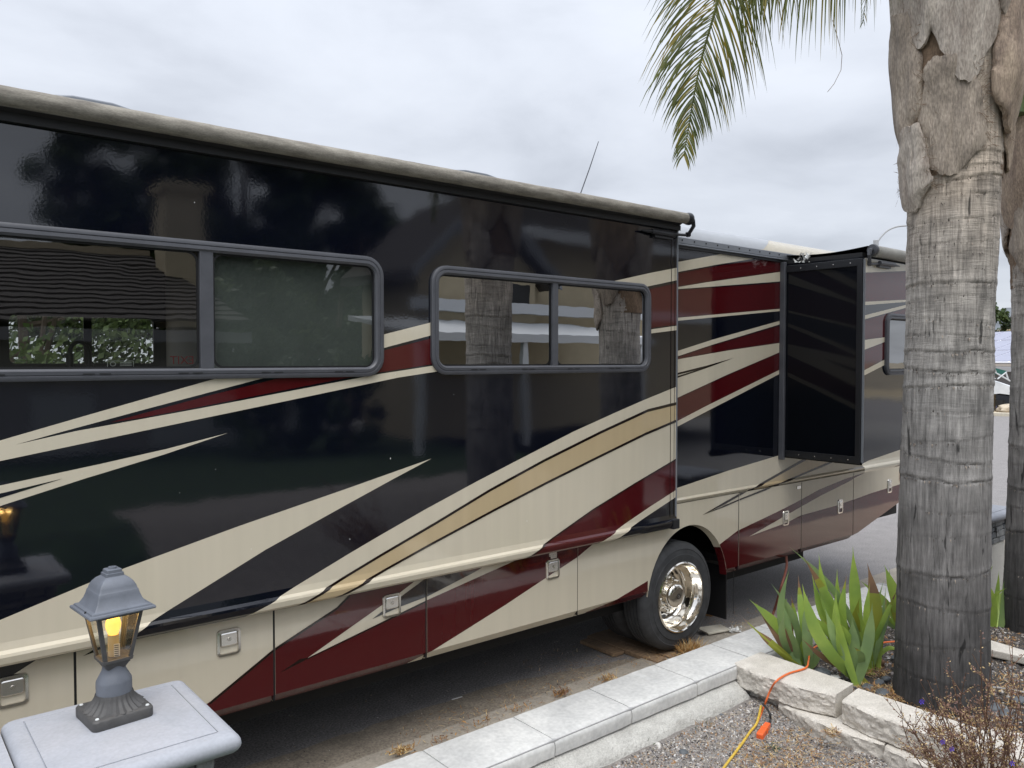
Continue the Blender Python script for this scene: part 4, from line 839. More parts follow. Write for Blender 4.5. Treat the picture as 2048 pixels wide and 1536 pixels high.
# ================================================================== PLANTER BLOCKS
pw = empty('planter_edging', (4.45, 2.3, .3), 'two course edging of split face beige blocks around the palm', 'wall')
def block(cfl, cbl, cbr, cfr, zt, h, seed, bulge=.045):
    """corners front-left, back-left, back-right, front-right seen from above; the front is rough"""
    m = MB(); n_, k_ = 64, 18; fl, bl, br, fr = (Vector((*c, 0)) for c in (cfl, cbl, cbr, cfr)); out = Vector(((fr - fl).y, -(fr - fl).x, 0)).normalized()
    if out.dot((bl - fl)) > 0: out = -out
    vs = []; fs = []
    for i in range(n_ + 1):
        t_ = i / n_; p = fl.lerp(fr, t_); bb = bl.lerp(br, t_); bu = bulge * (1 - max(0, abs(t_ - .5) * 2 - .35) ** 1.5 / .65 ** 1.5)
        vs.append((*bb.xy, zt)); vs.append((*(p.lerp(bb, .3)).xy, zt))
        for k in range(k_ + 1):
            z = zt - h * k / k_; d_ = .010 * mnoise.noise((p.x * 22, p.y * 22, z * 30 + seed)) + .008 * mnoise.noise((p.x * 60, p.y * 60, z * 75 + seed)) + .005 * abs(mnoise.noise((p.x * 140, p.y * 140, z * 160 + seed))); e_ = -.010 if k in (0, k_) else 0
            if k == 0: d_ *= .6
            q = p + out * (bu + d_ + e_); vs.append((q.x, q.y, z + (.003 * mnoise.noise((p.y * 30, seed, 0)) if k == 0 else 0)))
        vs.append((*bb.xy, zt - h))
    c_ = k_ + 4
    for i in range(n_):
        for k in range(c_ - 1): a = i * c_ + k; fs.append((a, a + 1, a + c_ + 1, a + c_))
    fs += [tuple(range(c_)), tuple(n_ * c_ + j for j in reversed(range(c_)))]
    m.add(vs, fs); o = m.build('block', M['block'], pw, smooth=True)
    return o
block((4.315, 2.985), (4.62, 2.990), (4.585, 2.338), (4.35, 2.322), CZ, .135, 1)
block((4.325, 2.268), (4.555, 2.292), (4.535, 1.640), (4.315, 1.615), CZ - .004, .135, 2)
block((4.36, 1.585), (4.62, 1.640), (4.80, 1.08), (4.53, 1.00), CZ - .012, .135, 3)
block((4.57, .97), (4.83, 1.05), (5.2, .55), (5.0, .43), CZ - .012, .135, 4)
block((4.36, 2.955), (4.62, 2.955), (4.62, 2.665), (4.37, 2.665), CZ - .139, .16, 5, .015)
block((4.30, 2.655), (4.58, 2.655), (4.56, 2.02), (4.27, 2.00), CZ - .139, .16, 6)
block((4.24, 1.985), (4.52, 2.0), (4.57, 1.38), (4.28, 1.33), CZ - .142, .16, 7)
block((4.30, 1.31), (4.6, 1.36), (4.9, .80), (4.62, .70), CZ - .145, .16, 8)

# ================================================================== PALMS
def trunkmat():
    m, t, p = nm('palm_trunk_bark'); n = t.nodes; l = t.links; p.inputs['Roughness'].default_value = .9
    tc = n.new('ShaderNodeTexCoord'); sp_ = n.new('ShaderNodeSeparateXYZ'); l.new(tc.outputs['Object'], sp_.inputs[0])
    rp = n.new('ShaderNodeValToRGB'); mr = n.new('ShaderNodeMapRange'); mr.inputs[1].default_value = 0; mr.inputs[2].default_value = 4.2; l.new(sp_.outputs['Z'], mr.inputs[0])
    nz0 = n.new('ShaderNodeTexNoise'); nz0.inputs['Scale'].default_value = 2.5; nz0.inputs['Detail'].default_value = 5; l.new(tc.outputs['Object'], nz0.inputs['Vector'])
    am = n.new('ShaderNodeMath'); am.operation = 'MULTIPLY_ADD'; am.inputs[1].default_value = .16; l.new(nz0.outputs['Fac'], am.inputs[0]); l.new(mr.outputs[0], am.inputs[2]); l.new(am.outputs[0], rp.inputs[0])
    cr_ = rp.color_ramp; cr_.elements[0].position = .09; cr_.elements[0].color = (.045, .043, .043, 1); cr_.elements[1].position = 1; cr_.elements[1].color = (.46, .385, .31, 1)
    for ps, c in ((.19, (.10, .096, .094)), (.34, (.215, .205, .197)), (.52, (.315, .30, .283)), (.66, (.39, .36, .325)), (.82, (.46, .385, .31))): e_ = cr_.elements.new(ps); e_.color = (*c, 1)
    mp = n.new('ShaderNodeMapping'); mp.inputs['Scale'].default_value = (34, 34, 2.6); l.new(tc.outputs['Object'], mp.inputs[0])
    nz = n.new('ShaderNodeTexNoise'); nz.inputs['Scale'].default_value = 1.6; nz.inputs['Detail'].default_value = 7; nz.inputs['Roughness'].default_value = .7; l.new(mp.outputs[0], nz.inputs['Vector'])
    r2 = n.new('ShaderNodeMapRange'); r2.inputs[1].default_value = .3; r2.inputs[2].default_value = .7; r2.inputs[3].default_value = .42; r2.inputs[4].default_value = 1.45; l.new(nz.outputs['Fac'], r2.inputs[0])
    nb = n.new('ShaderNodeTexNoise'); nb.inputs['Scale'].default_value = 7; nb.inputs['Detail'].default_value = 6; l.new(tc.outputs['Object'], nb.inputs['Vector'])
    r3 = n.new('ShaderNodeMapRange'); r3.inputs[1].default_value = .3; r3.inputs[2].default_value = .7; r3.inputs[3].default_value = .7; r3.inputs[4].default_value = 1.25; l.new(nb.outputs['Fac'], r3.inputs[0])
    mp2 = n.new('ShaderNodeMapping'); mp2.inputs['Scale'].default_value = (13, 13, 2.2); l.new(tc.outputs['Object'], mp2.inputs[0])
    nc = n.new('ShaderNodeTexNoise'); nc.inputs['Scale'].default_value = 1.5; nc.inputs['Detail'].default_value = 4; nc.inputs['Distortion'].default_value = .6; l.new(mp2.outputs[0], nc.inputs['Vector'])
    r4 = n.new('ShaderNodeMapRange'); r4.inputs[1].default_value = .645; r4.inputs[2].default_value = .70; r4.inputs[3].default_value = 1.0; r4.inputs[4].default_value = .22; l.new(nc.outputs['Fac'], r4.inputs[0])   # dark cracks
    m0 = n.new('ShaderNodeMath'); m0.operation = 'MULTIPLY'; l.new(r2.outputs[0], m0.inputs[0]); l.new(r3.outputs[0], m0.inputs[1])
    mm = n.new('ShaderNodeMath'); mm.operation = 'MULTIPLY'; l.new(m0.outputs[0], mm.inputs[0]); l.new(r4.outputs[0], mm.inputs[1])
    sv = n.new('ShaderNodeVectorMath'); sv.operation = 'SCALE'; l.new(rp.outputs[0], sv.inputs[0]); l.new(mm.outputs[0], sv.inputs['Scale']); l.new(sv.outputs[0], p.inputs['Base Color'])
    # fine horizontal wrinkles, stronger on the younger upper trunk
    mp3 = n.new('ShaderNodeMapping'); mp3.inputs['Scale'].default_value = (3.5, 3.5, 34); l.new(tc.outputs['Object'], mp3.inputs[0])
    nh = n.new('ShaderNodeTexNoise'); nh.inputs['Scale'].default_value = 1.3; nh.inputs['Detail'].default_value = 6; nh.inputs['Roughness'].default_value = .65; nh.inputs['Distortion'].default_value = 1.6; l.new(mp3.outputs[0], nh.inputs['Vector'])
    r5 = n.new('ShaderNodeMapRange'); r5.inputs[1].default_value = .32; r5.inputs[2].default_value = .68; r5.inputs[3].default_value = .50; r5.inputs[4].default_value = 1.30; l.new(nh.outputs['Fac'], r5.inputs[0])
    hf = n.new('ShaderNodeMapRange'); hf.inputs[1].default_value = .25; hf.inputs[2].default_value = .6; hf.inputs[3].default_value = .08; hf.inputs[4].default_value = .5; l.new(mr.outputs[0], hf.inputs[0])
    mxh = n.new('ShaderNodeMix'); mxh.data_type = 'FLOAT'; l.new(hf.outputs[0], mxh.inputs[0]); mxh.inputs[2].default_value = 1.0; l.new(r5.outputs[0], mxh.inputs[3])
    sv2 = n.new('ShaderNodeVectorMath'); sv2.operation = 'SCALE'; l.new(sv.outputs[0], sv2.inputs[0]); l.new(mxh.outputs[0], sv2.inputs['Scale']); l.new(sv2.outputs[0], p.inputs['Base Color'])
    b = n.new('ShaderNodeBump'); b.inputs['Strength'].default_value = .8; b.inputs['Distance'].default_value = .012; l.new(nz.outputs['Fac'], b.inputs['Height'])
    bh = n.new('ShaderNodeBump'); bh.inputs['Distance'].default_value = .014; l.new(hf.outputs[0], bh.inputs['Strength']); l.new(nh.outputs['Fac'], bh.inputs['Height']); l.new(b.outputs[0], bh.inputs['Normal']); l.new(bh.outputs[0], p.inputs['Normal'])
    return m
M['trunk'] = trunkmat()
M['boot'] = mat('grey_leaf_base', (.43, .36, .29), .85, col2=(.20, .165, .135), vscale=3.2, stretch=(3, 3, .8), bump=.7, bscale=24, bdist=.015, speck=.3)
M['boots'] = [M['boot'], mat('pale_leaf_base', (.53, .47, .405), .85, col2=(.26, .215, .18), vscale=3, stretch=(3, 3, .8), bump=.7, bscale=24, bdist=.015, speck=.3), mat('tan_leaf_base', (.46, .36, .265), .85, col2=(.21, .155, .12), vscale=3.4, stretch=(3, 3, .8), bump=.7, bscale=24, bdist=.015, speck=.3)]
M['fibre'] = mat('brown_palm_fibre', (.19, .13, .085), .95, var=.4, vscale=30, stretch=(3, 3, 1), bump=.6, bscale=60)
M['trunkscar'] = mat('dark_ring_fibre', (.085, .073, .064), .95, var=.5, vscale=30)
def palm(x, y, zb, r0, label, seed, boots, crown_z, ring_z=None, rprof=None):
    r = random.Random(seed); p = empty('palm_tree', (x, y, zb), label, 'palm', 'palms in the planting bed')
    zt = crown_z - zb; n_ = 120; rings = ring_z or []
    if not rings:
        z = .05
        while z < zt: rings.append(z); z += r.uniform(.17, .21) * (1 - .45 * min(1, z / 3))
    hs = 620; m = MB(); vs = []; fs = []
    zs = [zt * i / hs for i in range(hs + 1)]
    amps = [r.choice((.35, .6, .9, 1.3)) for _ in rings]; ph = [r.uniform(0, 6.28) for _ in rings]; tl = [r.uniform(.006, .034) for _ in rings]
    for z in zs:
        t_ = z / zt; base = rprof(z) if rprof else r0
        lean = (.02 * math.sin(z * .9 + seed), .02 * math.cos(z * .7))
        near = [i for i, rz in enumerate(rings) if abs(rz - z) < .09]
        for j in range(n_):
            a = 6.28319 * j / n_; rr_ = base * (1 + .02 * mnoise.noise((math.cos(a) * 1.5, math.sin(a) * 1.5, z * 2 + seed)))
            for i in near:
                zl = rings[i] + tl[i] * math.cos(a - ph[i]) + .016 * mnoise.noise((math.cos(a) * 1.6, math.sin(a) * 1.6 + i * 7.0, seed)) + .005 * mnoise.noise((a * 14, i * 3.0, seed)); d_ = z - zl
                # scar: a narrow broken groove with a low lip
                g_ = max(0, .55 + .9 * mnoise.noise((math.cos(a) * 3 + i * 5, math.sin(a) * 3, seed)))
                rr_ += amps[i] * (.0032 * math.exp(-((d_ - .016) / .020) ** 2) - .0075 * g_ * math.exp(-(d_ / .0065) ** 2) * (1 + .9 * mnoise.noise((a * 34, i * 3.0, z * 25))))
            rr_ += .0034 * mnoise.noise((math.cos(a) * 20, math.sin(a) * 20, z * 2.0 + seed)) + .006 * mnoise.noise((math.cos(a) * 5, math.sin(a) * 5, z * 5.0 + seed)) + .0024 * mnoise.noise((math.cos(a) * 40, math.sin(a) * 40, z * 10.0 + seed))
            vs.append((x + lean[0] + rr_ * math.cos(a), y + lean[1] + rr_ * math.sin(a), zb + z))
    for i in range(hs):
        for j in range(n_): fs.append((i * n_ + j, i * n_ + (j + 1) % n_, (i + 1) * n_ + (j + 1) % n_, (i + 1) * n_ + j))
    m.add(vs, fs); tr = m.build('trunk', M['trunk'], p, smooth=True, origin=(x, y, zb), recalc=False)
    # ragged fibre tufts along the leaf scars
    m = MB()
    for i, rz in enumerate(rings):
        if rz > zt - .1: continue
        for k in range(int(70 * amps[i])):
            a = r.uniform(0, 6.28); zl = rz + tl[i] * math.cos(a - ph[i]) + .016 * mnoise.noise((math.cos(a) * 1.6, math.sin(a) * 1.6 + i * 7.0, seed)) - .008; base = (rprof(rz) if rprof else r0) + .001; c_ = Vector((x + .02 * math.sin(rz * .9 + seed) + base * math.cos(a), y + .02 * math.cos(rz * .7) + base * math.sin(a), zb + zl)); o_ = Vector((math.cos(a), math.sin(a), 0)); tg = Vector((-math.sin(a), math.cos(a), 0)); ln = r.uniform(.006, .022); w_ = r.uniform(.0015, .004)
            m.add([c_ - tg * w_, c_ + tg * w_, c_ + tg * w_ * .4 + o_ * .007 + Vector((0, 0, ln * r.choice((1, -1, -1))))], [(0, 1, 2)], 0 if r.random() < .6 else 1)
    m.build('scar_fibres', [M['trunkscar'], M['boot']], p, recalc=False)['kind'] = 'stuff'
    # old leaf bases wrapped round the upper trunk: shields with rolled edges
    fz = min(b_[1] for b_ in boots) + .12
    m = MB(); vs = []; fs = []
    for i in range(121):
        z = fz + (zt - fz) * i / 120
        for j in range(96): a = 6.28319 * j / 96; rr_ = (rprof(z) if rprof else r0) + .008 + .007 * mnoise.noise((a * 5, z * 9, seed)) + .006 * mnoise.noise((a * 16, z * 30, seed)); vs.append((x + rr_ * math.cos(a), y + rr_ * math.sin(a), zb + z))
    for i in range(120):
        for j in range(96): fs.append((i * 96 + j, i * 96 + (j + 1) % 96, i * 96 + 96 + (j + 1) % 96, i * 96 + 96 + j))
    m.add(vs, fs); m.build('fibre_mat', M['fibre'], p, smooth=True, origin=(x, y, zb), recalc=False)
    for bi, (az, z0, hgt, wid, thick, flare) in enumerate(boots):
        nb_, kb_ = 44, 34; vs = []; fs = []; az = math.radians(az)
        for side in (0, 1):
            for i in range(kb_ + 1):
                t_ = i / kb_; wz = wid * (1 - .55 * t_ ** 1.4) * (1 - max(0, .28 - t_) ** 2 * 6.0) * (1 + .16 * mnoise.noise((t_ * 6, bi * 3.3, seed)) + .06 * mnoise.noise((t_ * 22, bi * 3.3, seed)))
                for j in range(nb_ + 1):
                    s_ = j / nb_ * 2 - 1; a = az + s_ * wz
                    base = (rprof(z0 + hgt * t_ - 0) if rprof else r0)
                    edge = (1 - abs(s_) ** 4); rr_ = base + .012 + .006 * (bi % 3) + (thick * (.45 + .55 * math.sin(min(1, t_ * 1.9) * math.pi / 2)) * (.35 + .65 * edge) * (1 - .15 * t_) + flare * t_ ** 2) * (1 if side == 0 else .35)
                    rr_ += .024 * mnoise.noise((a * 2.6, t_ * 2.6, seed + z0)) + .010 * mnoise.noise((a * 7, t_ * 5, seed + z0)) + .0045 * mnoise.noise((a * 26, t_ * 5, seed + z0)) - .014 * max(0, mnoise.noise((a * 11, t_ * 1.6, seed + z0 + 9)) - .25)
                    z = zb + z0 + hgt * t_ - .10 * (1 - abs(s_) ** 2) * (1 - t_) * (hgt / .6) + .022 * mnoise.noise((a * 7, 1, z0)) + .012 * mnoise.noise((a * 26, 1, z0))
                    vs.append((x + rr_ * math.cos(a), y + rr_ * math.sin(a), z))
        o_ = (nb_ + 1) * (kb_ + 1)
        for i in range(kb_):
            for j in range(nb_):
                a = i * (nb_ + 1) + j; fs.append((a, a + 1, a + nb_ + 2, a + nb_ + 1)); fs.append((o_ + a, o_ + a + nb_ + 1, o_ + a + nb_ + 2, o_ + a + 1))
        for j in range(nb_): fs.append((j, o_ + j, o_ + j + 1, j + 1)); b_ = kb_ * (nb_ + 1) + j; fs.append((b_, b_ + 1, o_ + b_ + 1, o_ + b_))
        for i in range(kb_): a = i * (nb_ + 1); fs.append((a, a + nb_ + 1, o_ + a + nb_ + 1, o_ + a)); a += nb_; fs.append((a, o_ + a, o_ + a + nb_ + 1, a + nb_ + 1))
        q = MB(); q.add(vs, fs); q.build('leaf_base', M['boots'][bi % 3], p, smooth=True, origin=(x, y, zb))
        # loose fibres at the flanks
        q = MB()
        for k in range(260):
            s_ = r.choice((-1, 1)); t_ = r.uniform(.1, 1); a = az + s_ * wid * (1 - .5 * t_ ** 1.4) * r.uniform(.9, 1.12); base = (rprof(z0 + hgt * t_) if rprof else r0) + r.uniform(.008, .05); c_ = Vector((x + base * math.cos(a), y + base * math.sin(a), zb + z0 + hgt * t_)); tg = Vector((-math.sin(a), math.cos(a), 0)); d_ = (tg * r.uniform(-1, 1) + Vector((0, 0, r.uniform(-1, 1.2))) + Vector((math.cos(a), math.sin(a), 0)) * .3) * r.uniform(.02, .085)
            q.add([c_, c_ + d_, c_ + d_ * .5 + Vector((0, 0, .004))], [(0, 1, 2)])
        q.build('loose_fibres', M['fibre'], p, recalc=False)['kind'] = 'stuff'
    return p
def frond_mesh(mb, path, nleaf, lmax, seed, spread=.75, droop=.8, wleaf=.014, view=False):
    r = random.Random(seed); P = [Vector(q) for q in path]
    seg = [0]
    for a, b in zip(P, P[1:]): seg.append(seg[-1] + (b - a).length)
    T = seg[-1]
    def ev(t):
        d_ = t * T
        for i in range(len(P) - 1):
            if d_ <= seg[i + 1] or i == len(P) - 2:
                u = (d_ - seg[i]) / (seg[i + 1] - seg[i]); p0 = P[max(0, i - 1)]; p1 = P[i]; p2 = P[i + 1]; p3 = P[min(len(P) - 1, i + 2)]
                q = .5 * ((2 * p1) + (p2 - p0) * u + (2 * p0 - 5 * p1 + 4 * p2 - p3) * u * u + (3 * p1 - p0 - 3 * p2 + p3) * u ** 3); return q
    rach = [ev(i / 40) for i in range(41)]; mb.cur = 0; mb.tube(rach, [.022 * (1 - i / 40) + .0025 for i in range(41)], 6, cap=False)
    for k in range(nleaf):
        t = .08 + .92 * (k / nleaf) ** .92; c_ = ev(t); tg = (ev(min(1, t + .012)) - ev(max(0, t - .012))).normalized(); sd_ = tg.cross(Vector((0, 0, 1))); 
        if view: sd_ = tg.cross(Vector((CS, SN, 0)))
        sd_.normalize(); upv = sd_.cross(tg)
        for s in (-1, 1):
            if r.random() < .04: continue
            L_ = lmax * (math.sin(math.pi * min(1, .18 + .80 * t)) ** .6 * .8 + .2) * r.uniform(.8, 1.1) * (1 - .62 * smoothstep(.72, 1.0, t)); d_ = (sd_ * s * spread * r.uniform(.7, 1.25) + tg * (.45 + .75 * t) + upv * r.uniform(-.35, .45)).normalized()
            ns = 6; pts = []; q = c_.copy(); dd = d_.copy()
            for i in range(ns + 1):
                pts.append(q.copy()); dd = (dd + Vector((0, 0, -1)) * droop * r.uniform(.7, 1.3) * .26 * (1 + i * .35) * (.5 if s else 1)).normalized(); q += dd * L_ / ns
            wv = dd.cross(Vector((CS, SN, 0)) if r.random() < .7 else upv); 
            if wv.length < .1: wv = sd_
            wv.normalize(); w_ = wleaf * r.uniform(.6, 1.15); vs = []
            for i, v in enumerate(pts): ww = w_ * (.45 + .55 * math.sin(math.pi * min(1, .15 + .8 * i / ns))) * (1 - (i / ns) ** 3 * .95) * .5; vs += [v - wv * ww, v + wv * ww]
            mb.add(vs, [(2 * i, 2 * i + 1, 2 * i + 3, 2 * i + 2) for i in range(ns)], 1 if r.random() < .74 else 2)
FM = None
def rp1(z):
    # half widths read from the photo, metres
    tab = [(0, .272), (.12, .260), (.3, .256), (.8, .246), (1.4, .238), (1.9, .234), (2.2, .228), (2.6, .235), (3.1, .242), (3.4, .246), (4.2, .255), (6.2, .24)]
    for (a, b), (c, d) in zip(tab, tab[1:]):
        if z <= c: return b + (d - b) * (z - a) / (c - a)
    return tab[-1][1]
PB = .47
rz = []
for y_ in (1349, 1279, 1205, 1132, 1060, 1009, 952, 910, 868, 822, 778, 742, 706, 676, 646, 610, 576, 548, 520, 494, 470, 446, 424, 400, 378, 352, 330): rz.append(at(1890, y_, 4.73).z - PB)
zc_ = lambda y_: at(1890, y_, 4.73).z - PB
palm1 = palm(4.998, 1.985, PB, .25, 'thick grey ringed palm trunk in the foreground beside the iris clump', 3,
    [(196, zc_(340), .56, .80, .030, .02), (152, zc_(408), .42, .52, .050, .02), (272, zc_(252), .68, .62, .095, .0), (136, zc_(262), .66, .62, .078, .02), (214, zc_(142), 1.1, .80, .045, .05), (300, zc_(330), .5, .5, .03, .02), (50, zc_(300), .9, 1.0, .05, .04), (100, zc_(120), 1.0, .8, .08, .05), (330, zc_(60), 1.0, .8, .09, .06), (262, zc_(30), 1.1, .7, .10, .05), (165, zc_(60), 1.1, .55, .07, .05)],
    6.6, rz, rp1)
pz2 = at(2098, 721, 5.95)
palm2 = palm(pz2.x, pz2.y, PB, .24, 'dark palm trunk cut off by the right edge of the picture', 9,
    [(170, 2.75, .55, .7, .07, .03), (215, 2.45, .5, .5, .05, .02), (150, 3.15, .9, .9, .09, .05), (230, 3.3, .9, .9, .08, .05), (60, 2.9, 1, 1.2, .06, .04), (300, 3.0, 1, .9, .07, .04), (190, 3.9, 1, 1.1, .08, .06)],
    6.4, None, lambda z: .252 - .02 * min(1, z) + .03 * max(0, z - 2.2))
# crowns: the drooping frond seen in the sky is laid out on its own; the rest arch out of the picture
def add_frond(p, path, seed, nleaf=95, lmax=.62, **kw):
    m = MB(); frond_mesh(m, path, nleaf, lmax, seed, **kw); return m.build('frond', [M['frond'], M['frond'], M['frond_y']], p, recalc=False, origin=ORG[p.name])
D1 = 4.55
add_frond(palm1, [(4.98, 2.0, 6.45), tuple(at(1760, -470, 4.7)), tuple(at(1640, -330, 4.65)), tuple(at(1540, -210, D1)), tuple(at(1465, -90, D1)), tuple(at(1425, 40, D1)), tuple(at(1400, 130, D1)), tuple(at(1382, 225, D1)), tuple(at(1368, 312, D1))], 21, nleaf=185, lmax=.78, spread=1.0, droop=.8, wleaf=.0125, view=True)
add_frond(palm1, [(4.98, 2.0, 6.45), tuple(at(1790, -330, 4.5)), tuple(at(1710, -200, 4.4)), tuple(at(1620, -110, 4.35)), tuple(at(1530, -60, 4.3)), tuple(at(1440, -30, 4.3))], 22, nleaf=150, lmax=.80, spread=.75, droop=1.4, wleaf=.0125, view=True)
fsrc = None
for pp, cz, sd_ in ((palm1, 6.45, 31), (palm2, 6.3, 51)):
    c_ = ORG[pp.name]
    for k in range(8):
        a = math.radians(k * 45 + sd_); 
        if pp is palm1 and 150 < (k * 45 + sd_) % 360 < 235: continue
        if fsrc is None:
            pth = [(c_.x, c_.y, cz), (c_.x + .5, c_.y, cz + .75), (c_.x + 1.3, c_.y, cz + 1.15), (c_.x + 2.2, c_.y, cz + .9), (c_.x + 2.9, c_.y, cz + .2), (c_.x + 3.2, c_.y, cz - .5)]
            fsrc = add_frond(pp, pth, 40, 90, .6); fsrc.rotation_euler.z = a; fsrc.location.z += .5
        else:
            o = fsrc.copy(); COL.objects.link(o); o.parent = pp; o.location = (0, 0, cz - 6.45 + .5); o.rotation_euler.z = a
# a green sheath rising beside the second trunk
m = MB(); a, b = at(2030, 230, 5.7), at(2012, -30, 5.7); m.tube([a, a.lerp(b, .5) + Vector((.03, 0, 0)), b], [.07, .05, .035], 10); m.build('green_sheath', leafmat('green_sheath', (.10, .14, .05), (.05, .09, .03), .05), palm2, smooth=True)
# a long loose fibre hanging from the leaflets
m = MB(); m.tube([at(x_, y_, D1) for x_, y_ in ((1665, 40), (1675, 75), (1684, 110), (1682, 140), (1668, 168), (1655, 184))], .0018, 4); m.build('hanging_fibre', M['fibre'], palm1)

# ================================================================== IRIS CLUMPS
def proj(p):
    X, Y, Z = p[0], p[1], p[2] - H; f = CS * X + SN * Y; r = SN * X - CS * Y; ff = f * math.cos(PIT) - Z * math.sin(PIT); u = f * math.sin(PIT) + Z * math.cos(PIT)
    return (CX + FPX * r / ff, CY - FPX * u / ff) if ff > .1 else (-9999, -9999)
def seen(p, mg=40): x, y = proj(p); return -mg < x < 2048 + mg and -mg < y < 1536 + mg
def leaf(parent, base, tip, width, seed, mt='iris', tipm=None, droop=None):
    r = random.Random(seed); n_ = 14; b, t = Vector(base), Vector(tip); ax = t - b; L_ = ax.length; m = MB(); vs = []; fs = []
    view = (b - O0).normalized(); side = ax.cross(view).normalized(); tw = r.uniform(-.55, .55); bow = side * r.uniform(-.06, .06) * L_ / .5 + view * r.uniform(-.05, .05)
    for i in range(n_ + 1):
        u = i / n_; c_ = b.lerp(t, u) + bow * math.sin(math.pi * u)
        if droop: c_ += Vector(droop) * math.sin(math.pi * u)
        s_ = (side * math.cos(tw * u) + view * math.sin(tw * u)); wd = width * (.42 + .58 * math.sin(math.pi * min(.5, .1 + u * .9))) * (1 - smoothstep(.55, 1.0, u) ** 1.6) * .5
        k = view * (-.18 * wd)
        vs += [c_ - s_ * wd, c_ + k, c_ + s_ * wd]
    mi = []
    for i in range(n_):
        a = i * 3; q = 1 if (tipm and i >= n_ - tipm) else (2 if (tipm and i >= n_ - tipm - 1) else 0)
        m.add([], []); fs += [(a, a + 1, a + 4, a + 3), (a + 1, a + 2, a + 5, a + 4)]; mi += [q, q]
    m.v = [tuple(v) for v in vs]; m.f = fs; m.mi = mi
    o = m.build('leaf', [M[mt], M['iris_b'], M['iris_y']], parent, smooth=True, recalc=False); return o
def iris(bx, by, zb, label, tips, seed, wd=.055, scale=1.0):
    base = onZ(bx, by, zb); p = empty('iris_plant', base, label, 'plant', 'iris clumps in the planting bed'); r = random.Random(seed)
    k0 = (base - O0).dot(Vector((CS, SN, 0)))
    for i, tp in enumerate(tips):
        x, y, mt, tipm = tp[:4]; kk = k0 + r.uniform(-.10, .12); b = base + Vector((r.uniform(-.05, .05), r.uniform(-.05, .05), -.03)); leaf(p, b, at(x, y, kk), wd * 1.02 * r.uniform(.8, 1.15) * (tp[4] if len(tp) > 4 else 1), seed * 50 + i, mt, tipm, tp[5] if len(tp) > 5 else None)
    xs_ = [t[0] for t in tips]; ys_ = [t[1] for t in tips]
    for i in range(len(tips) // 2):                                     # slimmer leaves filling the fan, some arching over, some dying back
        x, y = r.uniform(min(xs_) + 8, max(xs_) - 8), r.uniform(min(ys_) + 40, by - 45); dead = r.random() < .08
        b = base + Vector((r.uniform(-.06, .06), r.uniform(-.06, .06), -.03)); leaf(p, b, at(x, y, k0 + r.uniform(-.16, .14)), wd * r.uniform(.4, .8), seed * 900 + i, 'iris_b' if dead else r.choice(('iris', 'iris', 'iris_g')), r.choice((None, None, 1, 2)), (0, 0, r.uniform(0, .06)))
    return p
def Z4(x, y): return 1440 + x / 5.12, 1080 + y / 5.12
A = lambda x, y, mt='iris', tm=None, w=1, d=None: (*Z4(x, y), mt, tm, w, d)
iris(1607, 1330, .49, 'grey green iris clump directly behind the first edging block', [A(295, 605, 'iris', None, 1.15), A(335, 893, 'iris_y', 5, .7), A(640, 848, 'iris_g', None, .7), A(685, 590, 'iris_g', None, 1.2), A(520, 440, 'iris_g', None, .9), A(712, 300, 'iris_g', None, .8), A(895, 560, 'iris_g', None, 1.2), A(190, 755, 'iris_y', 2, .25), A(1020, 1080, 'iris_g', None, 1), A(760, 640, 'iris_y', 6, .7), A(800, 350, 'iris', 2, .8)], 1, .062)
iris(1717, 1362, .49, 'nearest bright green iris fan spreading in front of the others', [A(880, 905, 'iris_y', 4, 1), A(885, 720, 'iris', None, 1.0), A(1072, 690, 'iris_g', None, 1.25), A(1350, 785, 'iris_g', None, 1.1), A(1190, 500, 'iris', None, 1.1), A(1560, 640, 'iris_g', None, 1.2), A(840, 440, 'iris', None, 1.25), A(1165, 680, 'iris', None, 1.), A(1240, 880, 'iris_g', None, 1.2), A(1000, 930, 'iris', None, .9)], 2, .060)
iris(1738, 1336, .49, 'tall iris clump with brown leaf tips next to the palm', [A(1010, 128, 'iris', None, 1.15), A(1010, 270, 'iris', None, 1.1), A(845, 155, 'iris', 3, 1.1), A(712, 70, 'iris_g', None, .9), A(1200, 290, 'iris', None, .9), A(1360, 58, 'iris', None, 1.25), A(1300, 350, 'iris', 1, .9), A(1505, 228, 'iris_y', 4, 1.2), A(1432, 580, 'iris_y', None, 1.), A(1680, 400, 'iris_g', None, .45), A(1700, 470, 'iris_g', None, .5), A(1765, 640, 'iris_g', None, .6), A(940, 345, 'iris', None, 1), A(1890, 1190, 'iris', 1, .55, (0, 0, .10)), A(1590, 520, 'iris_g', None, .4)], 3, .058)
iris(1812, 1262, .49, 'iris leaves half hidden behind the left side of the palm trunk', [A(1435, 415, 'iris', None, 1.2), A(1680, 250, 'iris', None, 1.2), A(1730, 262, 'iris_g', None, .4), A(1790, 500, 'iris_y', 3, .9), A(1850, 400, 'iris_g', None, .8)], 4, .058)
iris(1983, 1250, .49, 'pale iris leaves right of the palm in front of the pillar', [(1986, 1130, 'iris', None, .9), (2015, 1135, 'iris_g', None, 1.), (2036, 1142, 'iris', 3, .9), (1998, 1140, 'iris', None, .5), (1965, 1150, 'iris', None, .8)], 5, .062)
iris(2062, 1245, .49, 'iris leaves at the right edge beside the dark palm', [(2010, 1160, 'iris', None, .8), (2027, 1168, 'iris_y', 2, .9), (2045, 1180, 'iris', None, 1.1), (2080, 1150, 'iris', None, 1)], 6, .062)

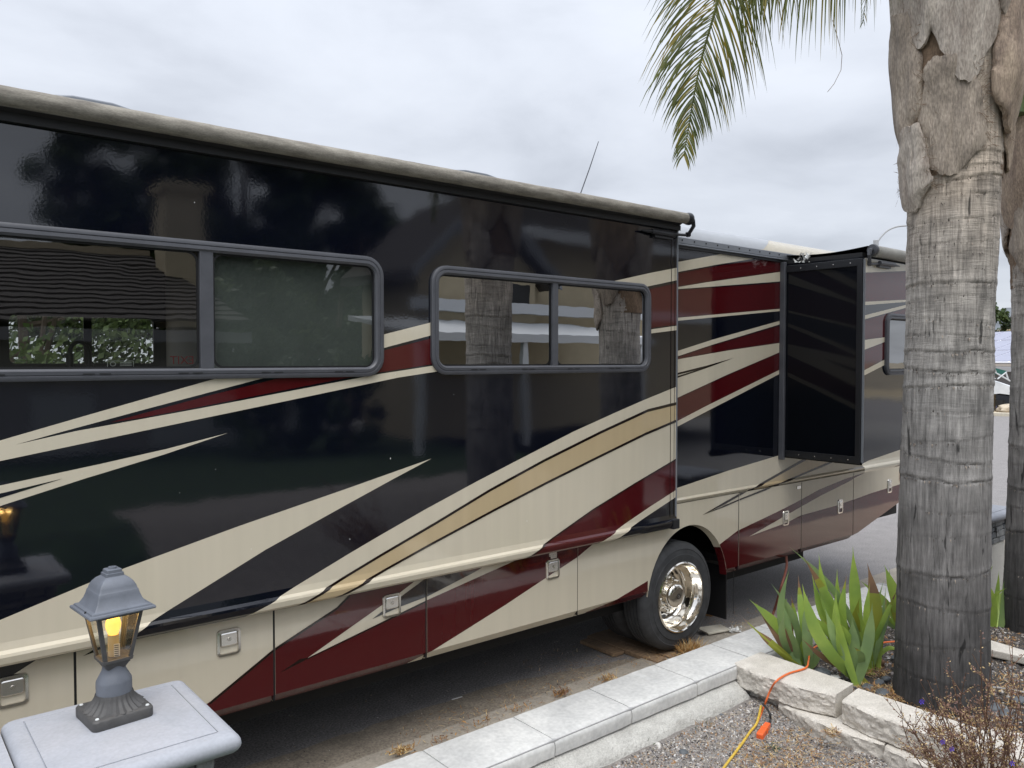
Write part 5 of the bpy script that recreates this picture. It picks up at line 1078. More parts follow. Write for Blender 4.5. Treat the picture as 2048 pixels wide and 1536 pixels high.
# ================================================================== LOOSE STUFF
def chip(mb, c, s, r, mi):
    c = Vector(c); a = Vector((r.gauss(0, 1), r.gauss(0, 1), r.gauss(0, .5))).normalized(); b = a.cross(Vector((r.gauss(0, 1), r.gauss(0, 1), r.gauss(0, 1)))).normalized(); n = a.cross(b)
    l_, w_, h_ = s * r.uniform(.7, 1.4), s * r.uniform(.35, .8), s * r.uniform(.15, .5)
    mb.add([c + a * l_, c + b * w_ * r.uniform(.7, 1), c - a * l_ * r.uniform(.6, 1), c - b * w_, c + n * h_, c - n * h_], [(0, 1, 4), (1, 2, 4), (2, 3, 4), (3, 0, 4), (1, 0, 5), (2, 1, 5), (3, 2, 5), (0, 3, 5)], mi)
gm = [mat('gravel_' + nme, c, .9) for nme, c in (('tan', (.36, .31, .25)), ('grey', (.25, .24, .235)), ('white', (.60, .58, .55)), ('dark', (.07, .065, .065)), ('rust', (.33, .19, .09)), ('mauve', (.33, .29, .27)))]
def scatter(name, label, n, x0, x1, y0, y1, zf, smin, smax, wts, seed, avoid=None):
    r = random.Random(seed); mb = MB(); done = 0; tries = 0
    while done < n and tries < n * 8:
        tries += 1; x, y = r.uniform(x0, x1), r.uniform(y0, y1); z = zf(x, y)
        if not seen((x, y, z), 10) or (avoid and avoid(x, y)): continue
        s = smin + (smax - smin) * r.random() ** 3; chip(mb, (x, y, z + s * .15), s, r, r.choices(range(6), wts)[0]); done += 1
    o = mb.build(name, gm, recalc=False); tag(o, label, 'gravel', kind='stuff'); return o
scatter('loose_gravel', 'fine tan and grey gravel in front of the edging blocks', 26000, 2.2, 4.42, .9, 2.83, yard_z, .0028, .013, (5, 5, 2.6, 2.2, 1.1, 4), 5)
scatter('bark_mulch', 'dark stone and bark mulch between the plants', 15000, 4.55, 9.5, .9, 2.96, bed_z, .004, .024, (2.2, 3, 1.2, 6, 2.6, 1.5), 6)
scatter('road_grit', 'scattered grit on the dusty strip under the motorhome', 2600, .6, 6.2, 3.9, 5.3, lambda x, y: .008 if y > 4.4 else .035, .002, .008, (5, 2, .6, 3, .6, 1), 8)
# needle litter, orange brown
def litter(name, label, spots, seed, mats_, cat='litter'):
    r = random.Random(seed); mb = MB()
    for (px_, py_, z0, rad, n) in spots:
        c = onZ(px_, py_, z0)
        for k in range(n):
            a = r.uniform(0, 6.28); q = rad * math.sqrt(r.random()); p = c + Vector((q * math.cos(a), q * .8 * math.sin(a), r.uniform(.0, .018))); d_ = Vector((r.gauss(0, 1), r.gauss(0, 1), r.gauss(0, .35))).normalized() * r.uniform(.012, .038); s_ = d_.cross(Vector((0, 0, 1))).normalized() * .0018
            mb.add([p - s_, p + s_, p + d_ + s_, p + d_ - s_], [(0, 1, 2, 3)], r.randrange(len(mats_)))
    return tag(mb.build(name, mats_, recalc=False), label, cat, kind='stuff')
litter('needle_litter', 'orange brown dry needles lying round the palm foot and gravel', [(1790, 1390, .49, .13, 900), (1740, 1378, .49, .08, 200), (1850, 1402, .49, .14, 400), (1960, 1290, .49, .25, 400), (1540, 1500, .35, .30, 420), (1470, 1450, .36, .16, 130), (1415, 1485, .35, .12, 160), (1600, 1520, .35, .40, 600), (1350, 1450, .37, .25, 130), (1750, 1345, .49, .1, 200), (1665, 1468, .44, .05, 120), (1900, 1440, .49, .2, 400), (2010, 1380, .49, .3, 500)], 3, [M['straw2'], M['straw'], M['twig']])
def tuft(name, label, px_, py_, z0, n, hgt, seed, mats_, spread=.05, cat='weed', group='dry weeds along the gutter'):
    r = random.Random(seed); mb = MB(); c = onZ(px_, py_, z0)
    for k in range(n):
        b = c + Vector((r.gauss(0, spread), r.gauss(0, spread * .6), -.004)); d_ = Vector((r.gauss(0, .6), r.gauss(0, .6), r.uniform(.25, 1.1))).normalized() * hgt * r.uniform(.4, 1.1); s_ = d_.cross(Vector((r.gauss(0, 1), r.gauss(0, 1), 0))).normalized() * r.uniform(.0015, .004)
        mid = b + d_ * .55 + Vector((r.gauss(0, .008), r.gauss(0, .008), 0)); mb.add([b - s_, b + s_, mid + s_, mid - s_, b + d_], [(0, 1, 2, 3), (3, 2, 4)], r.randrange(len(mats_)))
    o = mb.build(name, mats_, recalc=False, origin=c); return tag(o, label, cat, group)
tuft('dry_weed', 'large straw coloured weed growing against the rear tyre', 1378, 1303, .05, 420, .13, 1, [M['straw'], M['straw2']], .055)
tuft('dry_weed', 'small golden weed in the gutter at the bottom of the picture', 803, 1502, .06, 120, .055, 2, [M['straw2'], M['straw']], .035)
tuft('dry_weed', 'thin dry weed in the gutter beside the coping midway along', 1122, 1388, .05, 80, .06, 3, [M['straw2'], M['twig']], .035)
tuft('dry_weed', 'low dry weed just left of the big straw weed', 1215, 1356, .05, 90, .045, 4, [M['straw2'], M['straw']], .05)
M['sprout'] = leafmat('grey_sprout', (.17, .21, .13), (.10, .13, .08), .15)
tuft('grey_sprout', 'grey green sprout beside the edging board', 1282, 1500, .35, 34, .10, 5, [M['sprout']], .02, 'plant', 'sprouts in the gravel')
tuft('grey_sprout', 'weedy sprout with straw in the gravel below the coping', 1412, 1462, .35, 60, .08, 6, [M['sprout'], M['straw2']], .03, 'plant', 'sprouts in the gravel')
tuft('grey_sprout', 'tiny green sprout in the gravel right of the cord', 1546, 1498, .35, 30, .05, 7, [M['sprout']], .025, 'plant', 'sprouts in the gravel')
for i, (x_, y_) in enumerate(((960, 1442), (1040, 1415), (880, 1478))): tuft('dry_weed', 'scrap of dry weed in the gutter, %s' % ('third from the bottom edge', 'fourth from the bottom edge', 'second from the bottom edge', 'right beside the planks', 'at the tyre, left of the straw weed', 'at the very bottom edge')[i], x_, y_, .05, 26 + 8 * (i % 3), .03 + .012 * (i % 2), 60 + i, [M['straw2'], M['twig']], .05)
litter('gutter_litter', 'dry twig litter lying along the dusty gutter', [(900, 1455, .03, .35, 160), (1050, 1400, .03, .4, 180), (1200, 1345, .03, .4, 200), (1150, 1330, .01, .5, 160), (1330, 1318, .04, .2, 160), (1480, 1240, .04, .4, 150)], 9, [M['straw2'], M['twig'], M['straw']])
# single stones
def stone(name, label, px_, py_, z0, sx, sy, sz, mt, seed, group=None, rough=.25, cat='stone'):
    c = onZ(px_, py_, z0); b = bmesh.new(); bmesh.ops.create_icosphere(b, subdivisions=3, radius=1)
    for v in b.verts:
        k = 1 + rough * mnoise.noise(v.co * 1.6 + Vector((seed * 3.1, 0, 0))) + rough * .4 * mnoise.noise(v.co * 5 + Vector((0, seed, 0))); v.co = Vector((v.co.x * sx * k, v.co.y * sy * k, v.co.z * sz * k + sz * .55))
    me = bpy.data.meshes.new(name); b.to_mesh(me); b.free(); me.materials.append(mt); me.polygons.foreach_set('use_smooth', [True] * len(me.polygons))
    o = bpy.data.objects.new(name, me); COL.objects.link(o); o.location = c; return tag(o, label, cat, group)
wst = mat('white_rock', (.62, .60, .56), .9, var=.2, vscale=30, bump=.5)
stone('white_stone', 'chalky white rock in the gravel near the bottom edge', 1316, 1508, .345, .035, .03, .035, wst, 1, 'loose stones', .5)
stone('white_stone', 'low white rock next to the grey sprout', 1262, 1507, .345, .03, .02, .015, wst, 2, 'loose stones', .5)
stone('grey_pebble', 'smooth round grey pebble in the gravel beside the white rock', 1366, 1514, .345, .030, .028, .028, M['pebble'], 3, 'loose stones', .08)
stone('grey_pebble', 'small dark pebble in gravel below the first edging block', 1443, 1436, .36, .02, .018, .016, M['pebble'], 4, 'loose stones', .1)
for i, (px_, py_, s_) in enumerate(((1643, 1352, .06), (1765, 1390, .045), (1758, 1368, .035), (1735, 1378, .04), (1790, 1318, .03), (1772, 1360, .03), (1985, 1420, .05), (2010, 1432, .045), (1955, 1425, .04), (1930, 1415, .03), (2035, 1405, .05))):
    stone('river_pebble', 'dark blue grey river pebble in the planting bed %s' % ('beside the first iris clump', 'nearest the second edging block', 'between the iris fan and the palm', 'under the nearest iris fan', 'left of the palm, beside the trunk', 'at the palm foot', 'behind the third block, in the middle', 'behind the third block, on the right', 'behind the second block, on its right', 'under the dry shrub', 'at the right edge')[i], px_, py_, .485, s_ * 1.2, s_ * .85, s_ * .5, M['pebble'], 20 + i, 'river pebbles in the bed', .12)
stone('pale_shard', 'flat pale flake of stone behind the first edging block', 1668, 1356, .49, .05, .03, .008, gm[2], 44, 'loose stones', .3)
stone('brown_leaf_scrap', 'curled orange brown leaf scrap beside the nearest iris fan', 1755, 1333, .49, .05, .03, .05, M['iris_b'], 45, None, .7, 'leaf')
# ================================================================== UNDER THE TYRE
def obox(name, label, cen, sx, sy, sz, rz, mt, cat, group=None, tilt=0, wob=.004, bev=.004):
    m = MB(); n_ = 6; vs = []; r = random.Random(hash(label) % 999)
    m.box((-sx / 2, -sy / 2, 0), (sx / 2, sy / 2, sz)); b = [Vector(v) for v in m.v]; m.v = [tuple(v + Vector((r.uniform(-wob, wob), r.uniform(-wob, wob), r.uniform(-wob, wob)))) for v in b]
    o = m.build(name, mt, bevel=bev); o.location = cen; o.rotation_euler = (tilt, 0, rz); return tag(o, label, cat, group)
for i, (dx_, L_, z_, nm_) in enumerate(((-.40, .42, .03, 'leftmost short one poking out'), (-.27, .80, .034, 'second from the left'), (-.13, .82, .036, 'third from the left'), (.02, .82, .036, 'directly beneath the tyre'))):
    obox('timber_plank', 'weathered wooden plank under the rear tyre, %s' % nm_, (wc[0] + dx_, 4.62 if i else 4.78, .0055), .125, L_, z_ + .004, .05 * (i - 1), M['wood'], 'plank', 'planks under the rear tyre')
p_ = onZ(1434, 1236, .0); obox('wood_chock', 'split orange brown wood chock standing behind the rear tyre', (p_.x + .02, p_.y + .12, .005), .10, .12, .15, .4, M['woodl'], 'chock', None, .1, .015, .008)
p_ = onZ(1428, 1262, .03); obox('concrete_shard', 'flat pale concrete shard lying behind the rear tyre', (p_.x, p_.y, .03), .26, .16, .03, -.3, mat('pale_concrete_shard', (.48, .45, .38), .9, var=.15), 'slab', None, 0, .012, .006)
m = MB(); r = random.Random(4); c = onZ(1470, 1262, .035)
for k in range(60): q = c + Vector((r.gauss(0, .05), r.gauss(0, .022), abs(r.gauss(0, .012)))); m.add([q, q + Vector((r.gauss(0, .02), r.gauss(0, .02), r.gauss(0, .012))), q + Vector((r.gauss(0, .02), r.gauss(0, .02), r.gauss(0, .012)))], [(0, 1, 2)])
tag(m.build('crumpled_paper', M['white'], recalc=False, origin=c), 'crumpled white paper scrap in the gutter behind the tyre', 'paper')
a, b = onZ(905, 1400, .008), onZ(925, 1394, .008); m = MB(); m.prism([a, b, b + Vector((.0, .012, 0)), a + Vector((0, .012, 0))], (0, 0, .003)); tag(m.build('white_strip', M['white']), 'tiny white strip of litter on the dusty edge of asphalt', 'litter')

# ================================================================== CORDS
def smooth_path(pts, n=8):
    P = [Vector(p) for p in pts]; out = []
    for i in range(len(P) - 1):
        p0, p1, p2, p3 = P[max(0, i - 1)], P[i], P[i + 1], P[min(len(P) - 1, i + 2)]
        for k in range(n): u = k / n; out.append(.5 * ((2 * p1) + (p2 - p0) * u + (2 * p0 - 5 * p1 + 4 * p2 - p3) * u * u + (3 * p1 - p0 - 3 * p2 + p3) * u ** 3))
    return out + [P[-1]]
bt = CZ + .009
op = [(4.62, 1.55, .50), tuple(onZ(1700, 1300, .53)), tuple(onZ(1665, 1292, .55)), tuple(onZ(1637, 1291, .56)), tuple(onZ(1621, 1304, .56)), tuple(onZ(1617, 1322, bt)), tuple(onZ(1611, 1336, bt)), tuple(onZ(1577, 1347, bt)), tuple(onZ(1553, 1362, bt)), tuple(onX(1541, 1380, 4.262)), tuple(onX(1533, 1400, 4.245)), tuple(onX(1526, 1418, 4.235)), tuple(onZ(1518, 1438, .385)), tuple(onZ(1511, 1452, .36))]
oc = MB(); oc.tube(smooth_path([tuple(onZ(1860, 1285, .52)), tuple(onZ(1790, 1283, .51)), tuple(onZ(1730, 1290, .52))] + op[2:]), .006, 8); oco = tag(oc.build('extension_cord', M['cord'], smooth=True, origin=onZ(1577, 1347, bt)), 'orange extension cord draped over the first edging block', 'cord')
yc = MB(); ypts = [tuple(onX(1522, 1412, 4.228)), tuple(onZ(1514, 1445, .39))] + [tuple(onZ(x_, y_, yard_z(*onZ(x_, y_, .36).xy) + .012)) for x_, y_ in ((1500, 1464), (1484, 1487), (1466, 1511), (1448, 1535), (1430, 1562), (1405, 1610))]
yc.tube(smooth_path(ypts), .007, 8); ya = tag(yc.build('extension_cord', M['cord_y'], smooth=True, origin=ypts[3]), 'dirty yellow cord running out of the bottom of the picture', 'cord')
bc = MB(); bpt = [tuple(onX(1526, 1408, 4.232)), tuple(onZ(1538, 1424, .43)), tuple(onZ(1541, 1440, .39)), tuple(onZ(1536, 1452, .372))]
bc.tube(smooth_path(bpt), .007, 8); pg = empty('cord_connector', onZ(1527, 1463, .355), 'orange cord connector with short black lead lying on gravel', 'connector'); bc.build('lead', M['cord_b'], pg, smooth=True)
a, b = onZ(1536, 1450, .378), onZ(1519, 1474, .372); d_ = (b - a).normalized(); s_ = Vector((-d_.y, d_.x, 0)) * .020
m = MB(); m.prism([a - s_ * .8 - Vector((0, 0, .018)), a + s_ * .8 - Vector((0, 0, .018)), b + s_ - Vector((0, 0, .018)), b - s_ - Vector((0, 0, .018))], (0, 0, .036)); m.build('housing', M['plug'], pg, bevel=.007)
m = MB(); mid = a.lerp(b, .45); m.prism([mid - s_ * 1.06 - d_ * .003 - Vector((0, 0, .019)), mid + s_ * 1.06 - d_ * .003 - Vector((0, 0, .019)), mid + s_ * 1.06 + d_ * .003 - Vector((0, 0, .019)), mid - s_ * 1.06 + d_ * .003 - Vector((0, 0, .019))], (0, 0, .039)); m.build('seam_band', M['cord'], pg)
m = MB(); cr0 = onX(1572, 1108, 7.0) if False else onY(1572, 1106, YW + .06); m.tube(smooth_path([tuple(cr0 + Vector((0, 0, .15))), tuple(cr0), tuple(onY(1573, 1135, YW + .02)), tuple(onY(1562, 1175, YW - .05)), tuple(onZ(1548, 1222, .05)), tuple(onZ(1540, 1240, .045)), tuple(onZ(1520, 1262, .05))]), .012, 8)
tag(m.build('power_cord', M['hose'], smooth=True, origin=onZ(1545, 1232, .05)), 'rusty brown power cord hanging from the motorhome behind its rear wheel', 'cord')
m = MB(); m.tube(smooth_path([tuple(onZ(1848, 1398, .50)), tuple(onZ(1880, 1388, .53)), tuple(onZ(1915, 1380, .55)), tuple(onZ(1960, 1375, .56)), tuple(onZ(2000, 1376, .54)), tuple(onZ(2050, 1385, .51))]), .0065, 7); tag(m.build('drip_hose', mat('grey_drip_tube', (.34, .32, .30), .7), smooth=True, origin=onZ(1915, 1380, .5)), 'thin grey drip hose arching over the mulch beside the palm', 'hose')
m = MB(); m.tube(smooth_path([tuple(onZ(1975, 1180, .50)), tuple(onZ(1998, 1176, .50)), tuple(onZ(2020, 1160, .52)), tuple(onZ(2045, 1150, .5))]), .008, 6); tag(m.build('extension_cord', M['cord'], smooth=True, origin=onZ(1998, 1176, .5)), 'bit of orange cord behind the pale iris leaves right of palm', 'cord')
# old edging stone behind the palm
a = onZ(1990, 1300, .50); m = MB(); m.prism([tuple(onZ(x_, y_, .49)) for x_, y_ in ((1975, 1292), (2060, 1318), (2060, 1332), (1975, 1312))], (0, 0, .05)); tag(m.build('edging_stone', M['block'], bevel=.008), 'pale low edging stone lying behind the palm on the right', 'stone')

# ================================================================== DRY SHRUB
shb = onZ(1930, 1600, .36); sh = empty('dry_shrub', shb, 'dry reddish brown shrub with few violet flowers in bottom right corner', 'shrub')
r = random.Random(77); ms = MB(); mbud = MB(); tips = []
def stem(b, t, rad, nbud, lvl=0):
    b, t = Vector(b), Vector(t); bow = Vector((r.gauss(0, .03), r.gauss(0, .03), r.uniform(.0, .04))) * (t - b).length; pts = [b.lerp(t, u) + bow * math.sin(math.pi * u) for u in (0, .25, .5, .75, 1)]; ms.tube(pts, [rad, rad * .85, rad * .7, rad * .55, rad * .35], 4, cap=False)
    for k in range(nbud):
        u = r.uniform(.35 if lvl == 0 else .1, 1); i = min(3, int(u * 4)); q = pts[i].lerp(pts[i + 1], u * 4 - i); d_ = Vector((r.gauss(0, 1), r.gauss(0, 1), r.gauss(.3, 1))).normalized(); s_ = r.uniform(.003, .0075); q = q + d_ * .004; e1 = d_.orthogonal().normalized() * s_ * .5; e2 = d_.cross(e1)
        mbud.add([q, q + d_ * s_ * .8 + e1, q + d_ * s_ * .8 - e1 * .5 + e2, q + d_ * s_ * .8 - e1 * .5 - e2, q + d_ * s_ * 2], [(0, 1, 2), (0, 2, 3), (0, 3, 1), (4, 2, 1), (4, 3, 2), (4, 1, 3)], r.randrange(3))
    if lvl < 2:
        for k in range(r.randint(2, 4) if lvl == 0 else r.randint(0, 2)):
            u = r.uniform(.35, .85); i = min(3, int(u * 4)); q = pts[i].lerp(pts[i + 1], u * 4 - i); d_ = ((t - b).normalized() + Vector((r.gauss(0, .45), r.gauss(0, .45), r.gauss(.1, .3)))).normalized(); stem(q, q + d_ * r.uniform(.06, .17) * (1 if lvl == 0 else .6), rad * .6, r.randint(6, 13), lvl + 1)
tl_ = [(1768, 1395), (1785, 1392), (1830, 1425), (1842, 1415), (1895, 1315), (1945, 1308), (1962, 1262), (1855, 1360), (1870, 1352), (1840, 1362), (1932, 1345), (1985, 1300), (2010, 1330), (2025, 1280), (1905, 1362), (1950, 1375), (1880, 1420), (1920, 1400), (1990, 1365), (2040, 1350), (1860, 1440), (2000, 1420), (1970, 1440), (2030, 1400), (1900, 1455), (2045, 1440), (1935, 1440)]
for i, (x_, y_) in enumerate(tl_ + [(r.uniform(1800, 2048), r.uniform(1400, 1500)) for _ in range(46)]):
    k_ = r.uniform(3.15, 3.75); t = at(x_, y_, k_); b = shb + Vector((r.gauss(0, .10), r.gauss(0, .10), 0)); b = b.lerp(onZ(x_ + 100, 1590, .36), .45); stem(b, t, .0032, r.randint(12, 24))
ms.build('stems', M['twig'], sh, recalc=False)['kind'] = 'stuff'
mbud.build('seed_heads', [M['bud'], M['twig'], M['straw']], sh, recalc=False)['kind'] = 'stuff'
for (x_, y_) in ((1843, 1403), (1885, 1483), (2024, 1526), (1903, 1497)):
    c = at(x_, y_, 3.3); m = MB()
    for k in range(6):
        a = k * 1.047; d_ = Vector((math.cos(a) * SN, -math.cos(a) * CS, math.sin(a))); e_ = Vector((math.cos(a + .5) * SN, -math.cos(a + .5) * CS, math.sin(a + .5))); m.add([c, c + d_ * .010, c + (d_ + e_) * .0065 + Vector((-CS, -SN, 0)) * .004, c + e_ * .010], [(0, 1, 2, 3)])
    m.build('flower', M['purple'], sh, recalc=False)

# ================================================================== FAR BACKGROUND (between the palms)
def hb_(d, n, z): p = FD * d + FN * n; return Vector((p.x, p.y, z))
ud = Matrix.Rotation(math.radians(-48), 3, 'Z') @ FD; ed = Vector((ud.y, -ud.x, 0))
hb0 = at(1985, 728, 42.0); hs_ = empty('solar_house', (hb0.x, hb0.y, 0), 'low house with rows of solar panels on its roof across the street', 'house')
ev0 = Vector((hb0.x, hb0.y, 2.30)); sl = .31
def rfp(a, b, lift=0): return ev0 + ed * a + ud * b + Vector((0, 0, b * sl + lift))
m = MB(); m.prism([rfp(-12, -.3), rfp(12, -.3), rfp(12, 6.2), rfp(-12, 6.2)], (0, 0, -.18)); m.build('roof', mat('brown_far_roof', (.20, .17, .14), .9), hs_)
m = MB(); m.prism([rfp(-12, -.35, -.02), rfp(12, -.35, -.02), rfp(12, -.32, -.02), rfp(-12, -.32, -.02)], (0, 0, -.24)); m.build('fascia', mat('far_fascia', (.40, .40, .42), .7), hs_)
m = MB(); m.prism([tuple(ev0 + ed * a + ud * b + Vector((0, 0, -2.3))) for a, b in ((-11.5, .2), (11.5, .2), (11.5, 9), (-11.5, 9))], (0, 0, 2.25)); m.build('wall', mat('far_grey_wall', (.17, .17, .19), .9), hs_)
pm = mat('solar_panel', (.30, .31, .40), .25, var=.08, vscale=2); pf_ = mat('panel_edge', (.80, .80, .84), .4)
m = MB(); m.prism([rfp(-9, .1, .03), rfp(9, .1, .03), rfp(9, 6.05, .03), rfp(-9, 6.05, .03)], (0, 0, .05)); m.build('panel_rack', pf_, hs_)
for i in range(11):
    for j in range(3):
        a0 = -8.9 + i * 1.62; b0 = .16 + j * 1.96; q = MB(); q.prism([rfp(a0 + .07, b0 + .06, .081), rfp(a0 + 1.55, b0 + .06, .081), rfp(a0 + 1.55, b0 + 1.89, .081), rfp(a0 + .07, b0 + 1.89, .081)], (0, 0, .03)); q.build('solar_panel', pm, hs_)
# canopy / covered boat with a folded green chair on it, brick gate post, dark garage
d0 = 37.5
def gp(x, y): return at(x, y, d0)
cb = empty('boat_trailer', onZ(2005, 826, 0), 'boat under a pale cover parked across the street', 'boat')
m = MB(); pts = [gp(x, y) for x, y in ((1940, 790), (1955, 770), (1972, 758), (2000, 766), (2030, 776), (2060, 782), (2062, 797), (2030, 791), (2000, 787), (1970, 790))]; m.prism(pts, tuple(FD * 2.2)); m.build('cover', mat('pale_boat_cover', (.62, .64, .66), .7, var=.1, vscale=1.5), cb, smooth=True)
m = MB(); m.prism([gp(x, y) for x, y in ((1992, 789), (2060, 797), (2060, 812), (1992, 815))], tuple(FD * 2)); m.build('hull', mat('dark_hull', (.012, .014, .02), .3), cb)
m = MB(); m.prism([gp(x, y) for x, y in ((1992, 812), (2040, 812), (2040, 815), (1992, 816))], tuple(FD * -.05)); m.build('hull_stripe', mat('violet_stripe', (.20, .18, .34), .4), cb)
m = MB(); m.tube([gp(2000, 820), gp(2000, 800)], .2, 10); m.tube([gp(2045, 822), gp(2045, 800)], .2, 10); m.build('trailer_leg', M['rubber'], cb)
gc = empty('folding_chair', gp(1995, 760), 'green folding chair lying on the boat cover', 'chair')
m = MB(); m.prism([gp(x, y) for x, y in ((1968, 741), (1990, 736), (2014, 742), (2008, 748), (1985, 750), (1968, 752))], tuple(FD * .5)); m.build('seat', mat('green_canvas', (.02, .11, .09), .8), gc)
m = MB()
for a, b in (((1968, 735), (1990, 758)), ((1990, 745), (2035, 770)), ((1975, 758), (1992, 742)), ((1995, 758), (2013, 744)), ((2012, 746), (2016, 758))): m.tube([gp(*a), gp(*b)], .035, 6)
m.build('legs', mat('pale_tube', (.6, .62, .64), .4), gc)
bp = empty('brick_post', onZ(1980, 824, 0), 'tan brick gate post beside the covered boat', 'post'); b0, b1 = onZ(1962, 824, 0.05), onZ(1991, 824, .05); dd = (b1 - b0)
for k in range(7):
    q = MB(); z0 = .06 + k * .145; o_ = .03 * (k % 2); q.prism([tuple(Vector((p.x, p.y, z0))) for p in (b0, b1, b1 + FD * .7, b0 + FD * .7)], (0, 0, .135)); q.build('brick_course', mat('tan_brick', (.52, .40, .25), .9, var=.15) if k == 0 else bpy.data.materials['tan_brick'], bp)
m = MB(); m.prism([tuple(Vector((p.x, p.y, .03))) for p in (b0 + FD * .05 + dd * .03, b1 + FD * .05 - dd * .03, b1 + FD * .65 - dd * .03, b0 + FD * .65 + dd * .03)], (0, 0, 1.05)); m.build('mortar', mat('post_mortar', (.4, .33, .24), .9), bp)
p_ = onZ(2018, 822, .14); stone('kerb_rock', 'pale sandstone lump at the far kerb below the covered boat', 2018, 823, .14, .9, .4, .22, mat('sand_rock', (.5, .42, .32), .9, var=.2), 61, None, .3)
# hills and mountain
def ridge(name, dist, pts, depth, mt):
    m = MB(); vs = []; fs = []; n_ = 90
    for i in range(n_ + 1):
        px_ = 1500 + 1000 * i / n_
        yv = pts(px_) ; p = at(px_, yv, dist); f = (p - O0).normalized(); f.z = 0
        vs += [(p.x - f.x * depth, p.y - f.y * depth, -2), (p.x - f.x * depth * .45, p.y - f.y * depth * .45, (p.z) * .62 + 3 * mnoise.noise((px_ * .03, 3, 1))), (p.x, p.y, p.z), (p.x + f.x * depth, p.y + f.y * depth, -2)]
    for i in range(n_):
        for k in range(3): a = i * 4 + k; fs.append((a, a + 4, a + 5, a + 1))
    m.add(vs, fs); return struct(m.build(name, mt, smooth=True))
ridge('mountain', 1500, lambda x: 622 - 9 * math.exp(-((x - 2018) / 16) ** 2) - 8 * mnoise.noise((x * .02, 0, 0)) - 3 * mnoise.noise((x * .09, 0, 0)) - 12 * math.exp(-((x - 2090) / 40) ** 2), 300, mat('hazed_chaparral_slope', (.14, .155, .17), .95, var=.3, vscale=.02))  # bluish grey base colour stands in for the distance haze
ridge('hill', 220, lambda x: 664 - 10 * math.exp(-((x - 2014) / 18) ** 2) - 4 * mnoise.noise((x * .04, 5, 0)), 60, mat('dry_hillside', (.42, .31, .20), .95, col2=(.18, .17, .09), vscale=.15))
# ================================================================== TREES
LM = [leafmat('foliage_dark', (.035, .055, .018), (.018, .032, .012), .2), leafmat('foliage_mid', (.07, .10, .028), (.035, .06, .018), .25), leafmat('foliage_light', (.12, .16, .05), (.06, .10, .03), .3)]
BK = mat('tree_bark', (.13, .10, .075), .95, var=.3, vscale=4)
def tree(name, label, x, y, zb, hgt, rx, nclump, nleaf, ls, seed, group=None, lo=.25, mats_=LM, wts=(5, 4, 2)):
    r = random.Random(seed); p = empty(name, (x, y, zb), label, 'tree', group)
    m = MB(); top = Vector((x + r.uniform(-.4, .4), y, zb + hgt * .7)); b = Vector((x, y, zb - .1)); pts = [b, b.lerp(top, .35) + Vector((r.uniform(-.2, .2), 0, 0)), b.lerp(top, .7), top]; r0 = hgt * .028; m.tube(pts, [r0, r0 * .75, r0 * .5, r0 * .2], 8); cl = []
    for k in range(nclump):
        a = r.uniform(0, 6.28); u = r.random(); zz_ = zb + hgt * (lo + (1 - lo) * r.uniform(.05, .97)); t_ = (zz_ - zb) / hgt; rad = rx * math.sin(math.pi * min(.98, .12 + .86 * max(0, (t_ - lo) / (1 - lo)))) ** .7 * math.sqrt(r.uniform(.1, 1)); c = Vector((x + rad * math.cos(a), y + rad * math.sin(a), zz_)); cl.append((c, rx * r.uniform(.16, .34)))
        if k < 14: s_ = b.lerp(top, r.uniform(.3, .9)); m.tube([s_, s_.lerp(c, .5) + Vector((0, 0, .1)), c], [r0 * .35, r0 * .2, r0 * .08], 5)
    m.build('trunk', BK, p, smooth=True); m = MB(); per = nleaf // nclump
    for c, cr in cl:
        wt = r.choices(range(3), wts)[0]
        for k in range(per):
            d_ = Vector((r.gauss(0, 1), r.gauss(0, 1), r.gauss(0, .8))); d_ = d_.normalized() * cr * r.random() ** .4; q = c + d_; n = Vector((r.gauss(0, 1), r.gauss(0, 1), r.gauss(.4, 1))).normalized(); e1 = n.orthogonal().normalized(); e2 = n.cross(e1); s_ = ls * r.uniform(.6, 1.3); m.add([q - e1 * s_, q + e2 * s_ * .5, q + e1 * s_, q - e2 * s_ * .5], [(0, 1, 2, 3)], wt if r.random() < .75 else r.randrange(3))
    m.build('crown', mats_, p, recalc=False); return p
t0 = at(1975, 721, 62); tree('street_tree', 'green tree beyond the solar roof, left between the palms', t0.x, t0.y, 0, 7.0, 1.6, 40, 5000, .16, 5, 'trees beyond the street')
t0 = at(2022, 721, 70); tree('street_tree', 'wispy green tree beyond the solar roof, beside the right palm', t0.x, t0.y, 0, 6.0, 1.6, 26, 2600, .16, 6, 'trees beyond the street', .55)
t0 = at(1996, 721, 56); tree('street_tree', 'low olive bush behind the solar roof ridge', t0.x, t0.y, 0, 4.5, 1.5, 20, 2400, .14, 7, 'trees beyond the street', .2, LM, (1, 4, 5))
for i, (x_, y_, h_, l_) in enumerate(((2.1, 13.5, 5.5, 'leafy tree seen through the motorhome window on the left'), (4.6, 15.0, 6.0, 'tree seen through the right half of the far window'), (7.5, 17, 6.5, 'tree standing behind the motorhome across the street'))):
    tree('street_tree', l_, x_, y_, 0, h_, 2.6, 90, 27000, .062, 80 + i, 'trees behind the motorhome', .02, LM, (1, 3, 5))
